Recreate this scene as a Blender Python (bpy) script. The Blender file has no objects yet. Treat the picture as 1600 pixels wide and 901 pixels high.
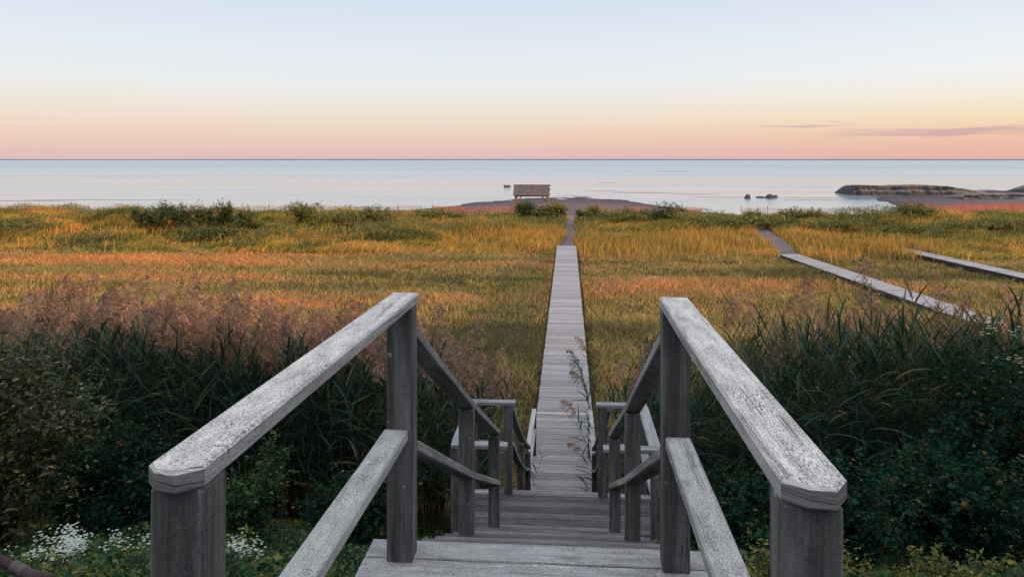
import bpy, math, random
import numpy as np
from mathutils import Vector, noise as mnoise

random.seed(7)
RNG = np.random.default_rng(11)
S = bpy.context.scene
COL = S.collection
R = math.radians

# ------------------------------------------------------------------ camera
cam_d = bpy.data.cameras.new('camera')
cam = bpy.data.objects.new('camera', cam_d)
COL.objects.link(cam)
cam.location = (0, 0, 7.5)
cam.rotation_euler = (R(90), 0, R(4.217))
cam_d.sensor_width = 36
cam_d.lens = 36 * 1180 / 1600
cam_d.shift_y = -202.5 / 1600
cam_d.clip_start = 0.05
cam_d.clip_end = 40000
S.camera = cam

# ------------------------------------------------------------------ sky and sun
SUN_EL, SUN_AZ = 6.0, 112.0          # azimuth measured from +Y towards +X
w = bpy.data.worlds.new('World')
S.world = w
w.use_nodes = True
nt = w.node_tree
N, L = nt.nodes, nt.links
N.clear()


def nd(tree, typ, **kw):
    n = tree.nodes.new(typ)
    for k, v in kw.items():
        setattr(n, k, v)
    return n


def mth(tree, op, a, b=None, c=None, clamp=False):
    n = tree.nodes.new('ShaderNodeMath')
    n.operation = op
    n.use_clamp = clamp
    for i, v in enumerate((a, b, c)):
        if v is None:
            continue
        if isinstance(v, (int, float)):
            n.inputs[i].default_value = v
        else:
            tree.links.new(v, n.inputs[i])
    return n.outputs[0]


def mrange(tree, val, a, b, c=0.0, d=1.0, smooth=False):
    n = tree.nodes.new('ShaderNodeMapRange')
    n.interpolation_type = 'SMOOTHSTEP' if smooth else 'LINEAR'
    n.clamp = True
    tree.links.new(val, n.inputs[0])
    for i, v in enumerate((a, b, c, d)):
        n.inputs[i + 1].default_value = v
    return n.outputs[0]


def mix(tree, fac, a, b, blend='MIX'):
    n = tree.nodes.new('ShaderNodeMix')
    n.data_type = 'RGBA'
    n.blend_type = blend
    for sock, v in ((n.inputs[0], fac), (n.inputs[6], a), (n.inputs[7], b)):
        if isinstance(v, (int, float)):
            sock.default_value = v
        elif isinstance(v, tuple):
            sock.default_value = (v[0], v[1], v[2], 1)
        else:
            tree.links.new(v, sock)
    return n.outputs[2]


def lin(r, g, b):
    f = lambda c: (c / 255 / 12.92) if c <= 10 else ((c / 255 + 0.055) / 1.055) ** 2.4
    return (f(r), f(g), f(b))


def ramp(tree, fac, stops):
    n = tree.nodes.new('ShaderNodeValToRGB')
    cr = n.color_ramp
    while len(cr.elements) > 1:
        cr.elements.remove(cr.elements[-1])
    cr.elements[0].position = stops[0][0]
    cr.elements[0].color = (*stops[0][1], 1)
    for p, c in stops[1:]:
        e = cr.elements.new(p)
        e.color = (*c, 1)
    tree.links.new(fac, n.inputs[0])
    return n.outputs[0]


tc = nd(nt, 'ShaderNodeTexCoord')
sep = nd(nt, 'ShaderNodeSeparateXYZ')
L.new(tc.outputs['Generated'], sep.inputs[0])
dx, dy, dz = sep.outputs
el = mth(nt, 'MULTIPLY', mth(nt, 'ARCSINE', dz), 180 / math.pi)
az = mth(nt, 'MULTIPLY', mth(nt, 'ARCTAN2', dx, dy), 180 / math.pi)
# elevation axis compressed so the low bands get room: e^0.5
ef = mth(nt, 'POWER', mth(nt, 'DIVIDE', mth(nt, 'MAXIMUM', el, 0.0), 90.0), 0.5)


SK = .885      # the low sky is a little dimmer than the display colours: the exposure lifts it back


def lins(r, g, b):
    return tuple(c * SK for c in lin(r, g, b))


def E(deg):
    return (deg / 90) ** 0.5


left = ramp(nt, ef, [(0.0, lins(224, 192, 196)), (E(.5), lins(231, 196, 192)), (E(1.3), lins(239, 207, 190)),
                     (E(2.4), lins(242, 219, 203)), (E(3.8), lins(242, 232, 221)), (E(5.4), lins(240, 241, 242)),
                     (E(8), lins(233, 239, 247)), (E(12.5), lins(216, 229, 246)), (E(24), (.82, .88, .99)),
                     (E(42), (1.40, 1.41, 1.45)), (1.0, (1.48, 1.49, 1.53))])
right = ramp(nt, ef, [(0.0, lins(235, 180, 168)), (E(.8), lins(242, 188, 168)), (E(1.7), lins(247, 202, 172)),
                      (E(2.7), lins(252, 228, 188)), (E(4.2), lins(252, 242, 226)), (E(6), lins(248, 249, 251)),
                      (E(8.5), lins(240, 245, 251)), (E(12.5), lins(220, 232, 246)), (E(24), (.82, .88, .99)),
                      (E(42), (1.40, 1.41, 1.45)), (1.0, (1.48, 1.49, 1.53))])
azf = mrange(nt, az, -12, 46, 0, 1, True)
grad = mix(nt, azf, left, right)
# thin lilac cloud streaks low on the right
cxyz = nd(nt, 'ShaderNodeCombineXYZ')
L.new(mth(nt, 'MULTIPLY', az, .22), cxyz.inputs[0])
L.new(mth(nt, 'MULTIPLY', el, 3.2), cxyz.inputs[1])
cn = nd(nt, 'ShaderNodeTexNoise')
cn.inputs['Scale'].default_value = 1.0
cn.inputs['Detail'].default_value = 5
L.new(cxyz.outputs[0], cn.inputs['Vector'])


def streak(a0, a1, e0, width, amp, tilt=0.0):
    mid, half = (a0 + a1) / 2, (a1 - a0) / 2
    da = mth(nt, 'DIVIDE', mth(nt, 'SUBTRACT', az, mid), half)
    fa = mth(nt, 'SUBTRACT', 1.0, mth(nt, 'MULTIPLY', da, da), clamp=True)
    wob = mth(nt, 'MULTIPLY', mth(nt, 'SUBTRACT', cn.outputs[0], .5), .9)
    de = mth(nt, 'SUBTRACT', mth(nt, 'SUBTRACT', el, e0), mth(nt, 'MULTIPLY', da, tilt))
    de = mth(nt, 'DIVIDE', mth(nt, 'ADD', de, wob), width)
    fe = mth(nt, 'SUBTRACT', 1.0, mth(nt, 'MULTIPLY', de, de), clamp=True)
    return mth(nt, 'MULTIPLY', mth(nt, 'MULTIPLY', fa, fe), amp)


cl = mth(nt, 'ADD', streak(13.5, 20.5, 2.35, .13, .75), streak(17.5, 33, 1.72, .26, .75, .1))
cl = mth(nt, 'ADD', cl, streak(18, 36, 1.95, .12, .4), clamp=True)
grad = mix(nt, cl, grad, lins(200, 168, 178))
below = mth(nt, 'LESS_THAN', el, -0.4)
grad = mix(nt, below, grad, (.12, .13, .13))
sky = nd(nt, 'ShaderNodeTexSky')
sky.sky_type = 'NISHITA'
sky.sun_disc = False
sky.sun_elevation = R(SUN_EL)
sky.sun_rotation = R(SUN_AZ)
sky.air_density = 1.0
sky.dust_density = 0.6
skc = mix(nt, 1.0, sky.outputs[0], (.07, .07, .07), 'MULTIPLY')
bgc = mix(nt, 0.10, grad, skc)
bg = nd(nt, 'ShaderNodeBackground')
bg.inputs[1].default_value = 1.0
L.new(bgc, bg.inputs[0])
wo = nd(nt, 'ShaderNodeOutputWorld')
L.new(bg.outputs[0], wo.inputs[0])

sd = bpy.data.lights.new('sun', 'SUN')
sun = bpy.data.objects.new('sun', sd)
COL.objects.link(sun)
sd.energy = 4.8
sd.angle = R(0.9)
sd.color = (1.0, 0.58, 0.27)
sv = Vector((math.sin(R(SUN_AZ)) * math.cos(R(SUN_EL)), math.cos(R(SUN_AZ)) * math.cos(R(SUN_EL)), math.sin(R(SUN_EL))))
sun.rotation_euler = sv.to_track_quat('Z', 'Y').to_euler()

S.view_settings.view_transform = 'Standard'
S.view_settings.look = 'None'
S.view_settings.gamma = 1
S.view_settings.use_curve_mapping = False
S.view_settings.exposure = 0.22
S.render.engine = 'CYCLES'
S.cycles.max_bounces = 5
S.cycles.diffuse_bounces = 3
S.cycles.glossy_bounces = 3
S.cycles.transmission_bounces = 3
S.cycles.transparent_max_bounces = 4
S.cycles.caustics_reflective = False
S.cycles.caustics_refractive = False
S.cycles.use_denoising = True

# ------------------------------------------------------------------ helpers


def tag(o, label=None, cat=None, group=None, kind=None):
    if label: o['label'] = label
    if cat: o['category'] = cat
    if group: o['group'] = group
    if kind: o['kind'] = kind
    return o


def empty(name, loc, rz=0):
    o = bpy.data.objects.new(name, None)
    o.empty_display_size = .1
    COL.objects.link(o)
    o.location = loc
    o.rotation_euler = (0, 0, rz)
    return o


def np_mesh(name, verts, faces, mat, attrs=None, uv=None, smooth=False):
    """verts (n,3), faces (m,k) all the same k, or list of such arrays."""
    me = bpy.data.meshes.new(name)
    verts = np.asarray(verts, dtype=np.float32)
    if not isinstance(faces, (list, tuple)):
        faces = [faces]
    elif isinstance(faces[0], list):
        faces = [[f for f in faces if len(f) == k] for k in sorted({len(f) for f in faces})]
    faces = [np.asarray(f, dtype=np.int32) for f in faces if len(f)]
    idx = np.concatenate([f.ravel() for f in faces])
    tot = np.concatenate([np.full(len(f), f.shape[1], dtype=np.int32) for f in faces])
    st = np.concatenate([[0], np.cumsum(tot)[:-1]]).astype(np.int32)
    me.vertices.add(len(verts))
    me.vertices.foreach_set('co', verts.ravel())
    me.loops.add(len(idx))
    me.loops.foreach_set('vertex_index', idx)
    me.polygons.add(len(tot))
    me.polygons.foreach_set('loop_start', st)
    me.polygons.foreach_set('loop_total', tot)
    if smooth:
        me.polygons.foreach_set('use_smooth', np.ones(len(tot), dtype=bool))
    if uv is not None:
        l = me.uv_layers.new(name='UVMap')
        l.data.foreach_set('uv', np.asarray(uv, dtype=np.float32).ravel())
    for k, v in (attrs or {}).items():
        a = me.attributes.new(k, 'FLOAT', 'POINT')
        a.data.foreach_set('value', np.asarray(v, dtype=np.float32))
    me.update(calc_edges=True)
    me.materials.append(mat)
    return me


def link(name, me, parent=None):
    o = bpy.data.objects.new(name, me)
    COL.objects.link(o)
    if parent is not None:
        o.parent = parent
    return o


class MB:
    """collects bevelled beams and prisms (with wood-grain UVs) into one mesh"""

    def __init__(s):
        s.v, s.f, s.uv, s.t, s.mi = [], [], [], [], {}

    def add(s, verts, faces, uvs, tint):
        b = len(s.v)
        s.v += verts
        s.t += [tint] * len(verts)
        for f, u in zip(faces, uvs):
            s.f.append([b + i for i in f])
            s.uv += u

    def sweep(s, rings, lens, per, tint, cap=True):
        """rings: list of equal-length closed loops; lens: length coordinate of each; per: perimeter coordinate"""
        n = len(rings[0])
        verts = [tuple(p) for r in rings for p in r]
        faces, uvs = [], []
        o = random.random() * 50
        for k in range(len(rings) - 1):
            for i in range(n):
                j = (i + 1) % n
                faces.append([k * n + i, k * n + j, (k + 1) * n + j, (k + 1) * n + i])
                p1 = per[i + 1]
                uvs.append([(lens[k] + o, per[i] + o), (lens[k] + o, p1 + o), (lens[k + 1] + o, p1 + o), (lens[k + 1] + o, per[i] + o)])
        if cap:
            for k, rev in ((0, True), (len(rings) - 1, False)):
                ids = [k * n + i for i in range(n)]
                if rev: ids = ids[::-1]
                faces.append(ids)
                c = sum((Vector(verts[i]) for i in ids), Vector()) / n
                uvs.append([(o + (Vector(verts[i]) - c).length * .25, o + q * .02) for q, i in enumerate(ids)])
        s.add(verts, faces, uvs, tint)

    def beam(s, p0, p1, w_, h, up=(0, 0, 1), bev=.004, tint=None, jit=.0, seg=1, mids=None):
        p0, p1 = Vector(p0), Vector(p1)
        pts = [p0] + ([Vector(m) for m in mids] if mids else []) + [p1]
        if seg > 1 and not mids:
            pts = [p0.lerp(p1, k / seg) for k in range(seg + 1)]
        up = Vector(up)
        rings, lens = [], []
        hw, hh, b = w_ / 2, h / 2, bev
        prof = [(-hw + b, -hh), (hw - b, -hh), (hw, -hh + b), (hw, hh - b), (hw - b, hh), (-hw + b, hh), (-hw, hh - b), (-hw, -hh + b)]
        per = [0.0]
        for i in range(8):
            a_, c_ = prof[i], prof[(i + 1) % 8]
            per.append(per[-1] + math.hypot(a_[0] - c_[0], a_[1] - c_[1]))
        d0 = (pts[1] - pts[0]).normalized()
        d1 = (pts[-1] - pts[-2]).normalized()
        seq = [(pts[0], d0, 1 - b / hw * .8, 1 - b / hh * .8, 0)]
        acc = 0
        for k, p in enumerate(pts):
            d = d0 if k == 0 else d1 if k == len(pts) - 1 else (pts[k + 1] - pts[k - 1]).normalized()
            if k: acc += (pts[k] - pts[k - 1]).length
            q = p + d0 * b if k == 0 else p - d1 * b if k == len(pts) - 1 else p
            seq.append((q, d, 1, 1, acc))
        seq.append((pts[-1], d1, 1 - b / hw * .8, 1 - b / hh * .8, acc))
        for p, d, sx, sy, ln in seq:
            side = d.cross(up).normalized()
            u2 = side.cross(d).normalized()
            j1, j2 = (random.uniform(-jit, jit), random.uniform(-jit, jit)) if jit else (0, 0)
            rings.append([p + side * (x * sx + j1) + u2 * (y * sy + j2) for x, y in prof])
            lens.append(ln)
        s.sweep(rings, lens, per, random.random() if tint is None else tint)

    def prism(s, plan, z0, z1, bev=.004, tint=None, along='y', seg=None):
        """vertical prism over a plan polygon (counter-clockwise), top and bottom edges bevelled, grain along y or x"""
        c = Vector((sum(p[0] for p in plan) / len(plan), sum(p[1] for p in plan) / len(plan)))
        n = len(plan)

        def inset(k):
            out = []
            for i in range(n):
                a_, b_, c_ = Vector(plan[i - 1]), Vector(plan[i]), Vector(plan[(i + 1) % n])
                e1, e2 = (b_ - a_).normalized(), (c_ - b_).normalized()
                n1, n2 = Vector((-e1.y, e1.x)), Vector((-e2.y, e2.x))
                m = (n1 + n2)
                m = m / max(m.dot(n1), .3)
                out.append(b_ + m * k)
            return out
        ins = inset(bev)
        rings = [[(p[0], p[1], z0) for p in ins], [(p[0], p[1], z0 + bev) for p in plan], [(p[0], p[1], z1 - bev) for p in plan], [(p[0], p[1], z1) for p in ins]]
        verts = [tuple(p) for r in rings for p in r]
        o = random.random() * 50
        ax = 1 if along == 'y' else 0

        def uv(i):
            p = verts[i]
            return (p[ax] + o, p[1 - ax] + 2 * p[2] + o)
        faces, uvs = [], []
        fb = len(s.f)
        for k in range(3):
            for i in range(n):
                j = (i + 1) % n
                f = [k * n + i, k * n + j, (k + 1) * n + j, (k + 1) * n + i]
                faces.append(f)
                e = Vector(plan[j]) - Vector(plan[i])
                if abs(e[ax]) < abs(e[1 - ax]) * 1.6 and e.length < .2:      # cut end: end grain
                    if k < 2: s.mi[fb + len(faces) - 1] = 1
                    uvs.append([(verts[q][1 - ax] * .4 + verts[q][ax] * .4 + o, verts[q][2] + verts[q][1 - ax] * .12 + o) for q in f])
                else:
                    uvs.append([uv(q) for q in f])
        for f in ([i for i in range(n)][::-1], [3 * n + i for i in range(n)]):
            faces.append(f)
            uvs.append([uv(q) for q in f])
        s.add(verts, faces, uvs, random.random() if tint is None else tint)

    def tube(s, pts, rad, n=10, tint=None, closed_ends=True):
        pts = [Vector(p) for p in pts]
        rings, lens, acc = [], [], 0
        rad = rad if isinstance(rad, (list, tuple)) else [rad] * len(pts)
        per = [2 * math.pi * max(rad) * i / n for i in range(n + 1)]
        for k, p in enumerate(pts):
            d = (pts[min(k + 1, len(pts) - 1)] - pts[max(k - 1, 0)]).normalized()
            a_ = d.cross(Vector((0.13, .2, 1)).normalized()).normalized()
            b_ = d.cross(a_)
            if k: acc += (p - pts[k - 1]).length
            lens.append(acc)
            rings.append([p + (a_ * math.cos(2 * math.pi * i / n) + b_ * math.sin(2 * math.pi * i / n)) * rad[k] for i in range(n)])
        s.sweep(rings, lens, per, random.random() if tint is None else tint)

    def build(s, name, mat, parent=None, smooth=False, origin=None):
        me = bpy.data.meshes.new(name)
        me.from_pydata([tuple(v) for v in s.v], [], s.f)
        l = me.uv_layers.new(name='UVMap')
        l.data.foreach_set('uv', np.asarray(s.uv, dtype=np.float32).ravel())
        a = me.attributes.new('tint', 'FLOAT', 'POINT')
        a.data.foreach_set('value', np.asarray(s.t, dtype=np.float32))
        if smooth:
            me.polygons.foreach_set('use_smooth', [True] * len(me.polygons))
        me.materials.append(mat)
        if s.mi:
            me.materials.append(M['endgrain'])
            for fi, q in s.mi.items(): me.polygons[fi].material_index = q
        if origin is not None:
            ov = np.array(origin, dtype=np.float32)
            co = np.empty(len(me.vertices) * 3, dtype=np.float32)
            me.vertices.foreach_get('co', co)
            me.vertices.foreach_set('co', (co.reshape(-1, 3) - ov).ravel())
            me.update()
        o = link(name, me, parent)
        if origin is not None:
            o.location = origin
        return o


# ------------------------------------------------------------------ materials


def newmat(name):
    m = bpy.data.materials.new(name)
    m.use_nodes = True
    t = m.node_tree
    b = t.nodes['Principled BSDF']
    return m, t, b


def noise(t, vec, scale, detail=4, rough=.55, dist=0.0):
    n = nd(t, 'ShaderNodeTexNoise')
    n.inputs['Scale'].default_value = scale
    n.inputs['Detail'].default_value = detail
    n.inputs['Roughness'].default_value = rough
    n.inputs['Distortion'].default_value = dist
    if vec is not None: t.links.new(vec, n.inputs['Vector'])
    return n.outputs[0]


def vmul(t, vec, s, off=(0, 0, 0)):
    n = nd(t, 'ShaderNodeMapping')
    t.links.new(vec, n.inputs[0])
    n.inputs['Scale'].default_value = s
    n.inputs['Location'].default_value = off
    return n.outputs[0]


def attr(t, name):
    n = nd(t, 'ShaderNodeAttribute')
    n.attribute_name = name
    return n.outputs['Fac']


def wood(name, dark, mid, light, lichen=.5, crack=.6, speck=1.0, fine=1.0, tr=(.74, 1.16)):
    m, t, b = newmat(name)
    uv = nd(t, 'ShaderNodeTexCoord').outputs['UV']
    geo = nd(t, 'ShaderNodeNewGeometry')
    pos = geo.outputs['Position']
    sp = nd(t, 'ShaderNodeSeparateXYZ')
    t.links.new(geo.outputs['Normal'], sp.inputs[0])
    upf = mrange(t, sp.outputs[2], .2, .9)
    tint = attr(t, 'tint')
    g1 = noise(t, vmul(t, uv, (5 * fine, 110 * fine, 1)), 1, 6, .65)
    g2 = noise(t, vmul(t, uv, (1.3, 16, 1)), 1, 4, .6, .4)
    bl = noise(t, vmul(t, pos, (1, 1, 1)), 5.5, 5, .65)
    base = mix(t, mrange(t, g1, .3, .7), dark, mid)
    base = mix(t, mth(t, 'MULTIPLY', mrange(t, g2, .42, .72), .7), base, light)
    base = mix(t, mth(t, 'MULTIPLY', mrange(t, bl, .5, .72), .45), base, dark)
    # pale crust of lichen and raised bleached fibres, mostly on surfaces that face the sky
    l1 = noise(t, vmul(t, uv, (120, 330, 1)), 1, 4, .72, .2)
    l2 = noise(t, vmul(t, uv, (7, 26, 1)), 1, 5, .7)
    lm = mth(t, 'ADD', mrange(t, l1, .36, .60), mth(t, 'MULTIPLY', mth(t, 'SUBTRACT', l2, .5), 2.0), clamp=True)
    lich = mth(t, 'MULTIPLY', lm, mth(t, 'ADD', mth(t, 'MULTIPLY', upf, lichen), lichen * .38), clamp=True)
    st = noise(t, vmul(t, uv, (2.2, 95, 1), (5, 2, 0)), 1, 5, .7)
    lm = mth(t, 'MULTIPLY', lm, mrange(t, st, .34, .56, .25, 1.0))
    lc = mix(t, noise(t, pos, 130, 2), tuple(c * .72 for c in light), tuple(min(1, c * 1.15) for c in light))
    base = mix(t, lich, base, lc)
    # dark pits
    d1 = noise(t, vmul(t, uv, (70, 230, 1), (7, 3, 0)), 1, 3, .6)
    pit = mth(t, 'MULTIPLY', mrange(t, d1, .53, .62), mth(t, 'MULTIPLY', mrange(t, noise(t, vmul(t, uv, (5, 16, 1)), 1, 4, .65), .40, .62), speck * .85), clamp=True)
    base = mix(t, pit, base, (dark[0] * .75, dark[1] * .75, dark[2] * .95))
    # spots of white-green lichen
    vo = nd(t, 'ShaderNodeTexVoronoi')
    vo.inputs['Scale'].default_value = 16
    t.links.new(pos, vo.inputs['Vector'])
    rs = mth(t, 'MULTIPLY', noise(t, pos, 60, 3), .26)
    sepc = nd(t, 'ShaderNodeSeparateColor')
    t.links.new(vo.outputs['Color'], sepc.inputs[0])
    spot = mth(t, 'MULTIPLY', mth(t, 'LESS_THAN', vo.outputs['Distance'], rs), mth(t, 'GREATER_THAN', sepc.outputs[0], .78))
    base = mix(t, mth(t, 'MULTIPLY', spot, .8 * lichen), base, (.50, .58, .52))
    # long drying cracks
    c1 = noise(t, vmul(t, uv, (.9, 38, 1), (3, 9, 0)), 1, 3, .5)
    ck = mth(t, 'SUBTRACT', 1.0, mth(t, 'MULTIPLY', mth(t, 'ABSOLUTE', mth(t, 'SUBTRACT', c1, .5)), 60), clamp=True)
    ck = mth(t, 'MULTIPLY', ck, mth(t, 'MULTIPLY', mrange(t, noise(t, vmul(t, uv, (.8, 4, 1)), 1, 2), .48, .6), crack))
    base = mix(t, ck, base, (.018, .017, .018))
    hsv = nd(t, 'ShaderNodeHueSaturation')
    t.links.new(base, hsv.inputs['Color'])
    t.links.new(mrange(t, tint, 0, 1, *tr), hsv.inputs['Value'])
    t.links.new(hsv.outputs[0], b.inputs['Base Color'])
    b.inputs['Roughness'].default_value = .86
    b.inputs['Specular IOR Level'].default_value = .22
    h = mth(t, 'ADD', mth(t, 'MULTIPLY', g1, .6), mth(t, 'MULTIPLY', lich, .5))
    h = mth(t, 'SUBTRACT', h, mth(t, 'MULTIPLY', ck, 1.6))
    h = mth(t, 'SUBTRACT', h, mth(t, 'MULTIPLY', pit, .7))
    bp = nd(t, 'ShaderNodeBump')
    bp.inputs['Strength'].default_value = .75
    bp.inputs['Distance'].default_value = .0035
    t.links.new(h, bp.inputs['Height'])
    t.links.new(bp.outputs[0], b.inputs['Normal'])
    return m


M = {}
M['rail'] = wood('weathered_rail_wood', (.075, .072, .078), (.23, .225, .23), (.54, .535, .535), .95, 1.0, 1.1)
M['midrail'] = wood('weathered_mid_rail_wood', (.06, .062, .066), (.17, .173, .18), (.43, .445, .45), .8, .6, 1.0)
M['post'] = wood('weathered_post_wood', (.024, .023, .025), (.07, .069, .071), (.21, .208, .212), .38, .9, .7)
M['deckw'] = wood('weathered_deck_boards', (.06, .058, .072), (.16, .157, .18), (.46, .465, .49), .85, .6, .9)
M['tread'] = wood('weathered_tread_boards', (.018, .017, .024), (.050, .049, .060), (.26, .26, .29), .45, .6, .6, 1.0, (.45, 1.25))
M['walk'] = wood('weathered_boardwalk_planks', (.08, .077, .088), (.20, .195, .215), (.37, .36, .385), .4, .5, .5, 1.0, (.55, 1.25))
_b = M['walk'].node_tree.nodes['Principled BSDF']
_b.inputs['Specular IOR Level'].default_value = .55
_b.inputs['Roughness'].default_value = .6
M['endgrain'] = wood('dark_end_grain', (.05, .048, .055), (.12, .115, .12), (.27, .26, .27), .35, 1.0, 1.0)
M['landing_rail'] = wood('weathered_landing_rail', (.05, .05, .058), (.13, .13, .145), (.30, .305, .335), .6, .6, 1.0)
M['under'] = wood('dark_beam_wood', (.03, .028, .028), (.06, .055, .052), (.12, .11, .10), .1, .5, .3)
M['cedar'] = wood('warm_cedar_wood', (.16, .09, .05), (.28, .16, .09), (.40, .26, .16), .1, .5, .3)
M['shake'] = wood('grey_shake_roof', (.05, .042, .05), (.12, .10, .115), (.24, .205, .225), .2, .8, .5)
M['slat_red'] = wood('red_slat_wood', (.40, .09, .05), (.55, .14, .08), (.62, .24, .15), .1, .2, .2)
M['slat_grey'] = wood('faded_slat_wood', (.26, .20, .17), (.36, .28, .24), (.48, .40, .35), .1, .2, .2)


def leafmat(name, stops, trans=.3, rough=.6, patch=None, patch_scale=(.1, .2, .1), spec=.15, patch_amt=.8, bias=False):
    """colour from a per-leaf random value; patch: second ramp chosen by a ground-position noise"""
    k_ = {'reed_leaf': .78, 'reed_stem': .8, 'dark_bush_leaf': 1.05, 'low_green_leaf': 1.1, 'olive_bush_leaf': .9, 'reed_plume': .95}.get(name, 1)
    stops = [(p, tuple(c * k_ for c in q)) for p, q in stops]
    m, t, b = newmat(name)
    t.nodes.remove(b)
    out = [n for n in t.nodes if n.type == 'OUTPUT_MATERIAL'][0]
    rnd = attr(t, 'rnd')
    col = ramp(t, rnd, stops)
    if patch:
        pos = nd(t, 'ShaderNodeNewGeometry').outputs['Position']
        p = noise(t, vmul(t, pos, patch_scale), 1, 5, .62, .7)
        p2 = mth(t, 'ADD', p, mth(t, 'MULTIPLY', mth(t, 'SUBTRACT', rnd, .5), .12))
        if bias:     # rustier plants far out on the left, greener khaki close to the reeds
            q_ = nd(t, 'ShaderNodeSeparateXYZ')
            t.links.new(pos, q_.inputs[0])
            b1 = mrange(t, q_.outputs[1], 22, 42, -.034, .006)
            b2 = mrange(t, q_.outputs[0], -16, 2, .045, -.020)
            p2 = mth(t, 'ADD', p2, mth(t, 'ADD', b1, b2))
        pc = ramp(t, p2, patch)
        col = mix(t, patch_amt, col, pc)
        col = mix(t, 1.0, col, mix(t, rnd, (.60, .60, .60), (1.42, 1.42, 1.42)), 'MULTIPLY')
    pb = nd(t, 'ShaderNodeBsdfPrincipled')
    pb.inputs['Roughness'].default_value = rough
    pb.inputs['Specular IOR Level'].default_value = spec
    t.links.new(col, pb.inputs['Base Color'])
    tr = nd(t, 'ShaderNodeBsdfTranslucent')
    t.links.new(mix(t, 1.0, col, (1.15, 1.15, .8), 'MULTIPLY'), tr.inputs['Color'])
    mx = nd(t, 'ShaderNodeMixShader')
    mx.inputs[0].default_value = trans
    t.links.new(pb.outputs[0], mx.inputs[1])
    t.links.new(tr.outputs[0], mx.inputs[2])
    t.links.new(mx.outputs[0], out.inputs['Surface'])
    return m


M['marsh_grass'] = leafmat('marsh_grass_blades', [(0, (.10, .085, .03)), (.5, (.17, .12, .04)), (1, (.24, .17, .07))], .3, .7,
                           patch=[(.36, (.13, .12, .055)), (.42, (.21, .185, .075)), (.48, (.34, .27, .095)), (.535, (.43, .32, .11)),
                                  (.58, (.44, .27, .16)), (.625, (.70, .31, .12))], patch_scale=(.045, .21, .1), patch_amt=.82, bias=True)
M['dune_grass'] = leafmat('dune_grass_blades', [(0, (.11, .10, .03)), (.5, (.22, .16, .045)), (1, (.34, .23, .09))], .35, .7,
                          patch=[(.38, (.05, .075, .035)), (.45, (.12, .14, .035)), (.51, (.38, .30, .055)), (.56, (.60, .37, .08)),
                                 (.62, (.62, .29, .10))], patch_scale=(.13, .2, .3), patch_amt=.8)
M['tussock'] = leafmat('tussock_grass', [(0, (.11, .10, .045)), (.4, (.23, .19, .075)), (.8, (.42, .33, .12)), (1, (.58, .42, .18))], .3, .7)
M['gold_reed'] = leafmat('golden_cordgrass', [(0, (.16, .13, .035)), (.5, (.38, .24, .06)), (1, (.56, .33, .12))], .35, .7)
M['reed_leaf'] = leafmat('reed_leaf', [(0, (.008, .026, .020)), (.5, (.017, .054, .040)), (.88, (.042, .095, .062)), (.965, (.09, .09, .045)), (1, (.22, .17, .08))], .25, .45, spec=.12)
M['reed_stem'] = leafmat('reed_stem', [(0, (.03, .03, .02)), (.6, (.06, .05, .03)), (1, (.12, .09, .055))], .05, .6)
M['plume'] = leafmat('reed_plume', [(0, (.11, .068, .058)), (.5, (.28, .175, .145)), (1, (.58, .37, .29))], .45, .8)
M['plume_grey'] = leafmat('reed_plume_grey', [(0, (.08, .06, .058)), (.5, (.17, .125, .115)), (1, (.32, .24, .21))], .4, .8)
M['bush_dark'] = leafmat('dark_bush_leaf', [(0, (.004, .014, .010)), (.5, (.009, .031, .020)), (.94, (.018, .056, .034)), (1, (.16, .08, .025))], .2, .6, spec=.02)
M['bush_olive'] = leafmat('olive_bush_leaf', [(0, (.012, .024, .012)), (.5, (.04, .056, .022)), (.88, (.11, .11, .045)), (1, (.30, .24, .13))], .25, .5)
M['cover'] = leafmat('low_green_leaf', [(0, (.010, .024, .014)), (.55, (.02, .048, .024)), (.9, (.045, .075, .03)), (1, (.14, .12, .04))], .25, .6, spec=.05,
                     patch=[(.36, (.010, .034, .018)), (.46, (.020, .062, .028)), (.53, (.07, .095, .026)), (.62, (.17, .15, .035))], patch_scale=(.7, .7, .7), patch_amt=.55)
M['goldenrod'] = leafmat('yellow_green_leaf', [(0, (.025, .05, .018)), (.5, (.07, .09, .025)), (.85, (.16, .15, .035)), (1, (.28, .24, .05))], .3, .5)
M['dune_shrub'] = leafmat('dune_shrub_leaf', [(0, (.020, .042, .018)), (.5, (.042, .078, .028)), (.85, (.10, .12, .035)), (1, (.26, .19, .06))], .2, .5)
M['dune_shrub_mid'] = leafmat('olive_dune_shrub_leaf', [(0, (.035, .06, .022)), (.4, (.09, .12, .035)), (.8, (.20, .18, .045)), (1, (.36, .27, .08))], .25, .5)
M['dune_shrub_gold'] = leafmat('yellow_dune_shrub_leaf', [(0, (.07, .09, .02)), (.5, (.17, .17, .035)), (1, (.30, .26, .06))], .3, .5)
M['cream'] = leafmat('cream_seed_head', [(0, (.35, .30, .20)), (1, (.55, .48, .34))], .3, .8)
M['white'] = leafmat('white_petal', [(0, (.30, .36, .34)), (1, (.62, .68, .65))], .25, .6)
M['twig'] = leafmat('twig_bark', [(0, (.03, .025, .02)), (1, (.08, .06, .045))], 0, .8)

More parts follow.
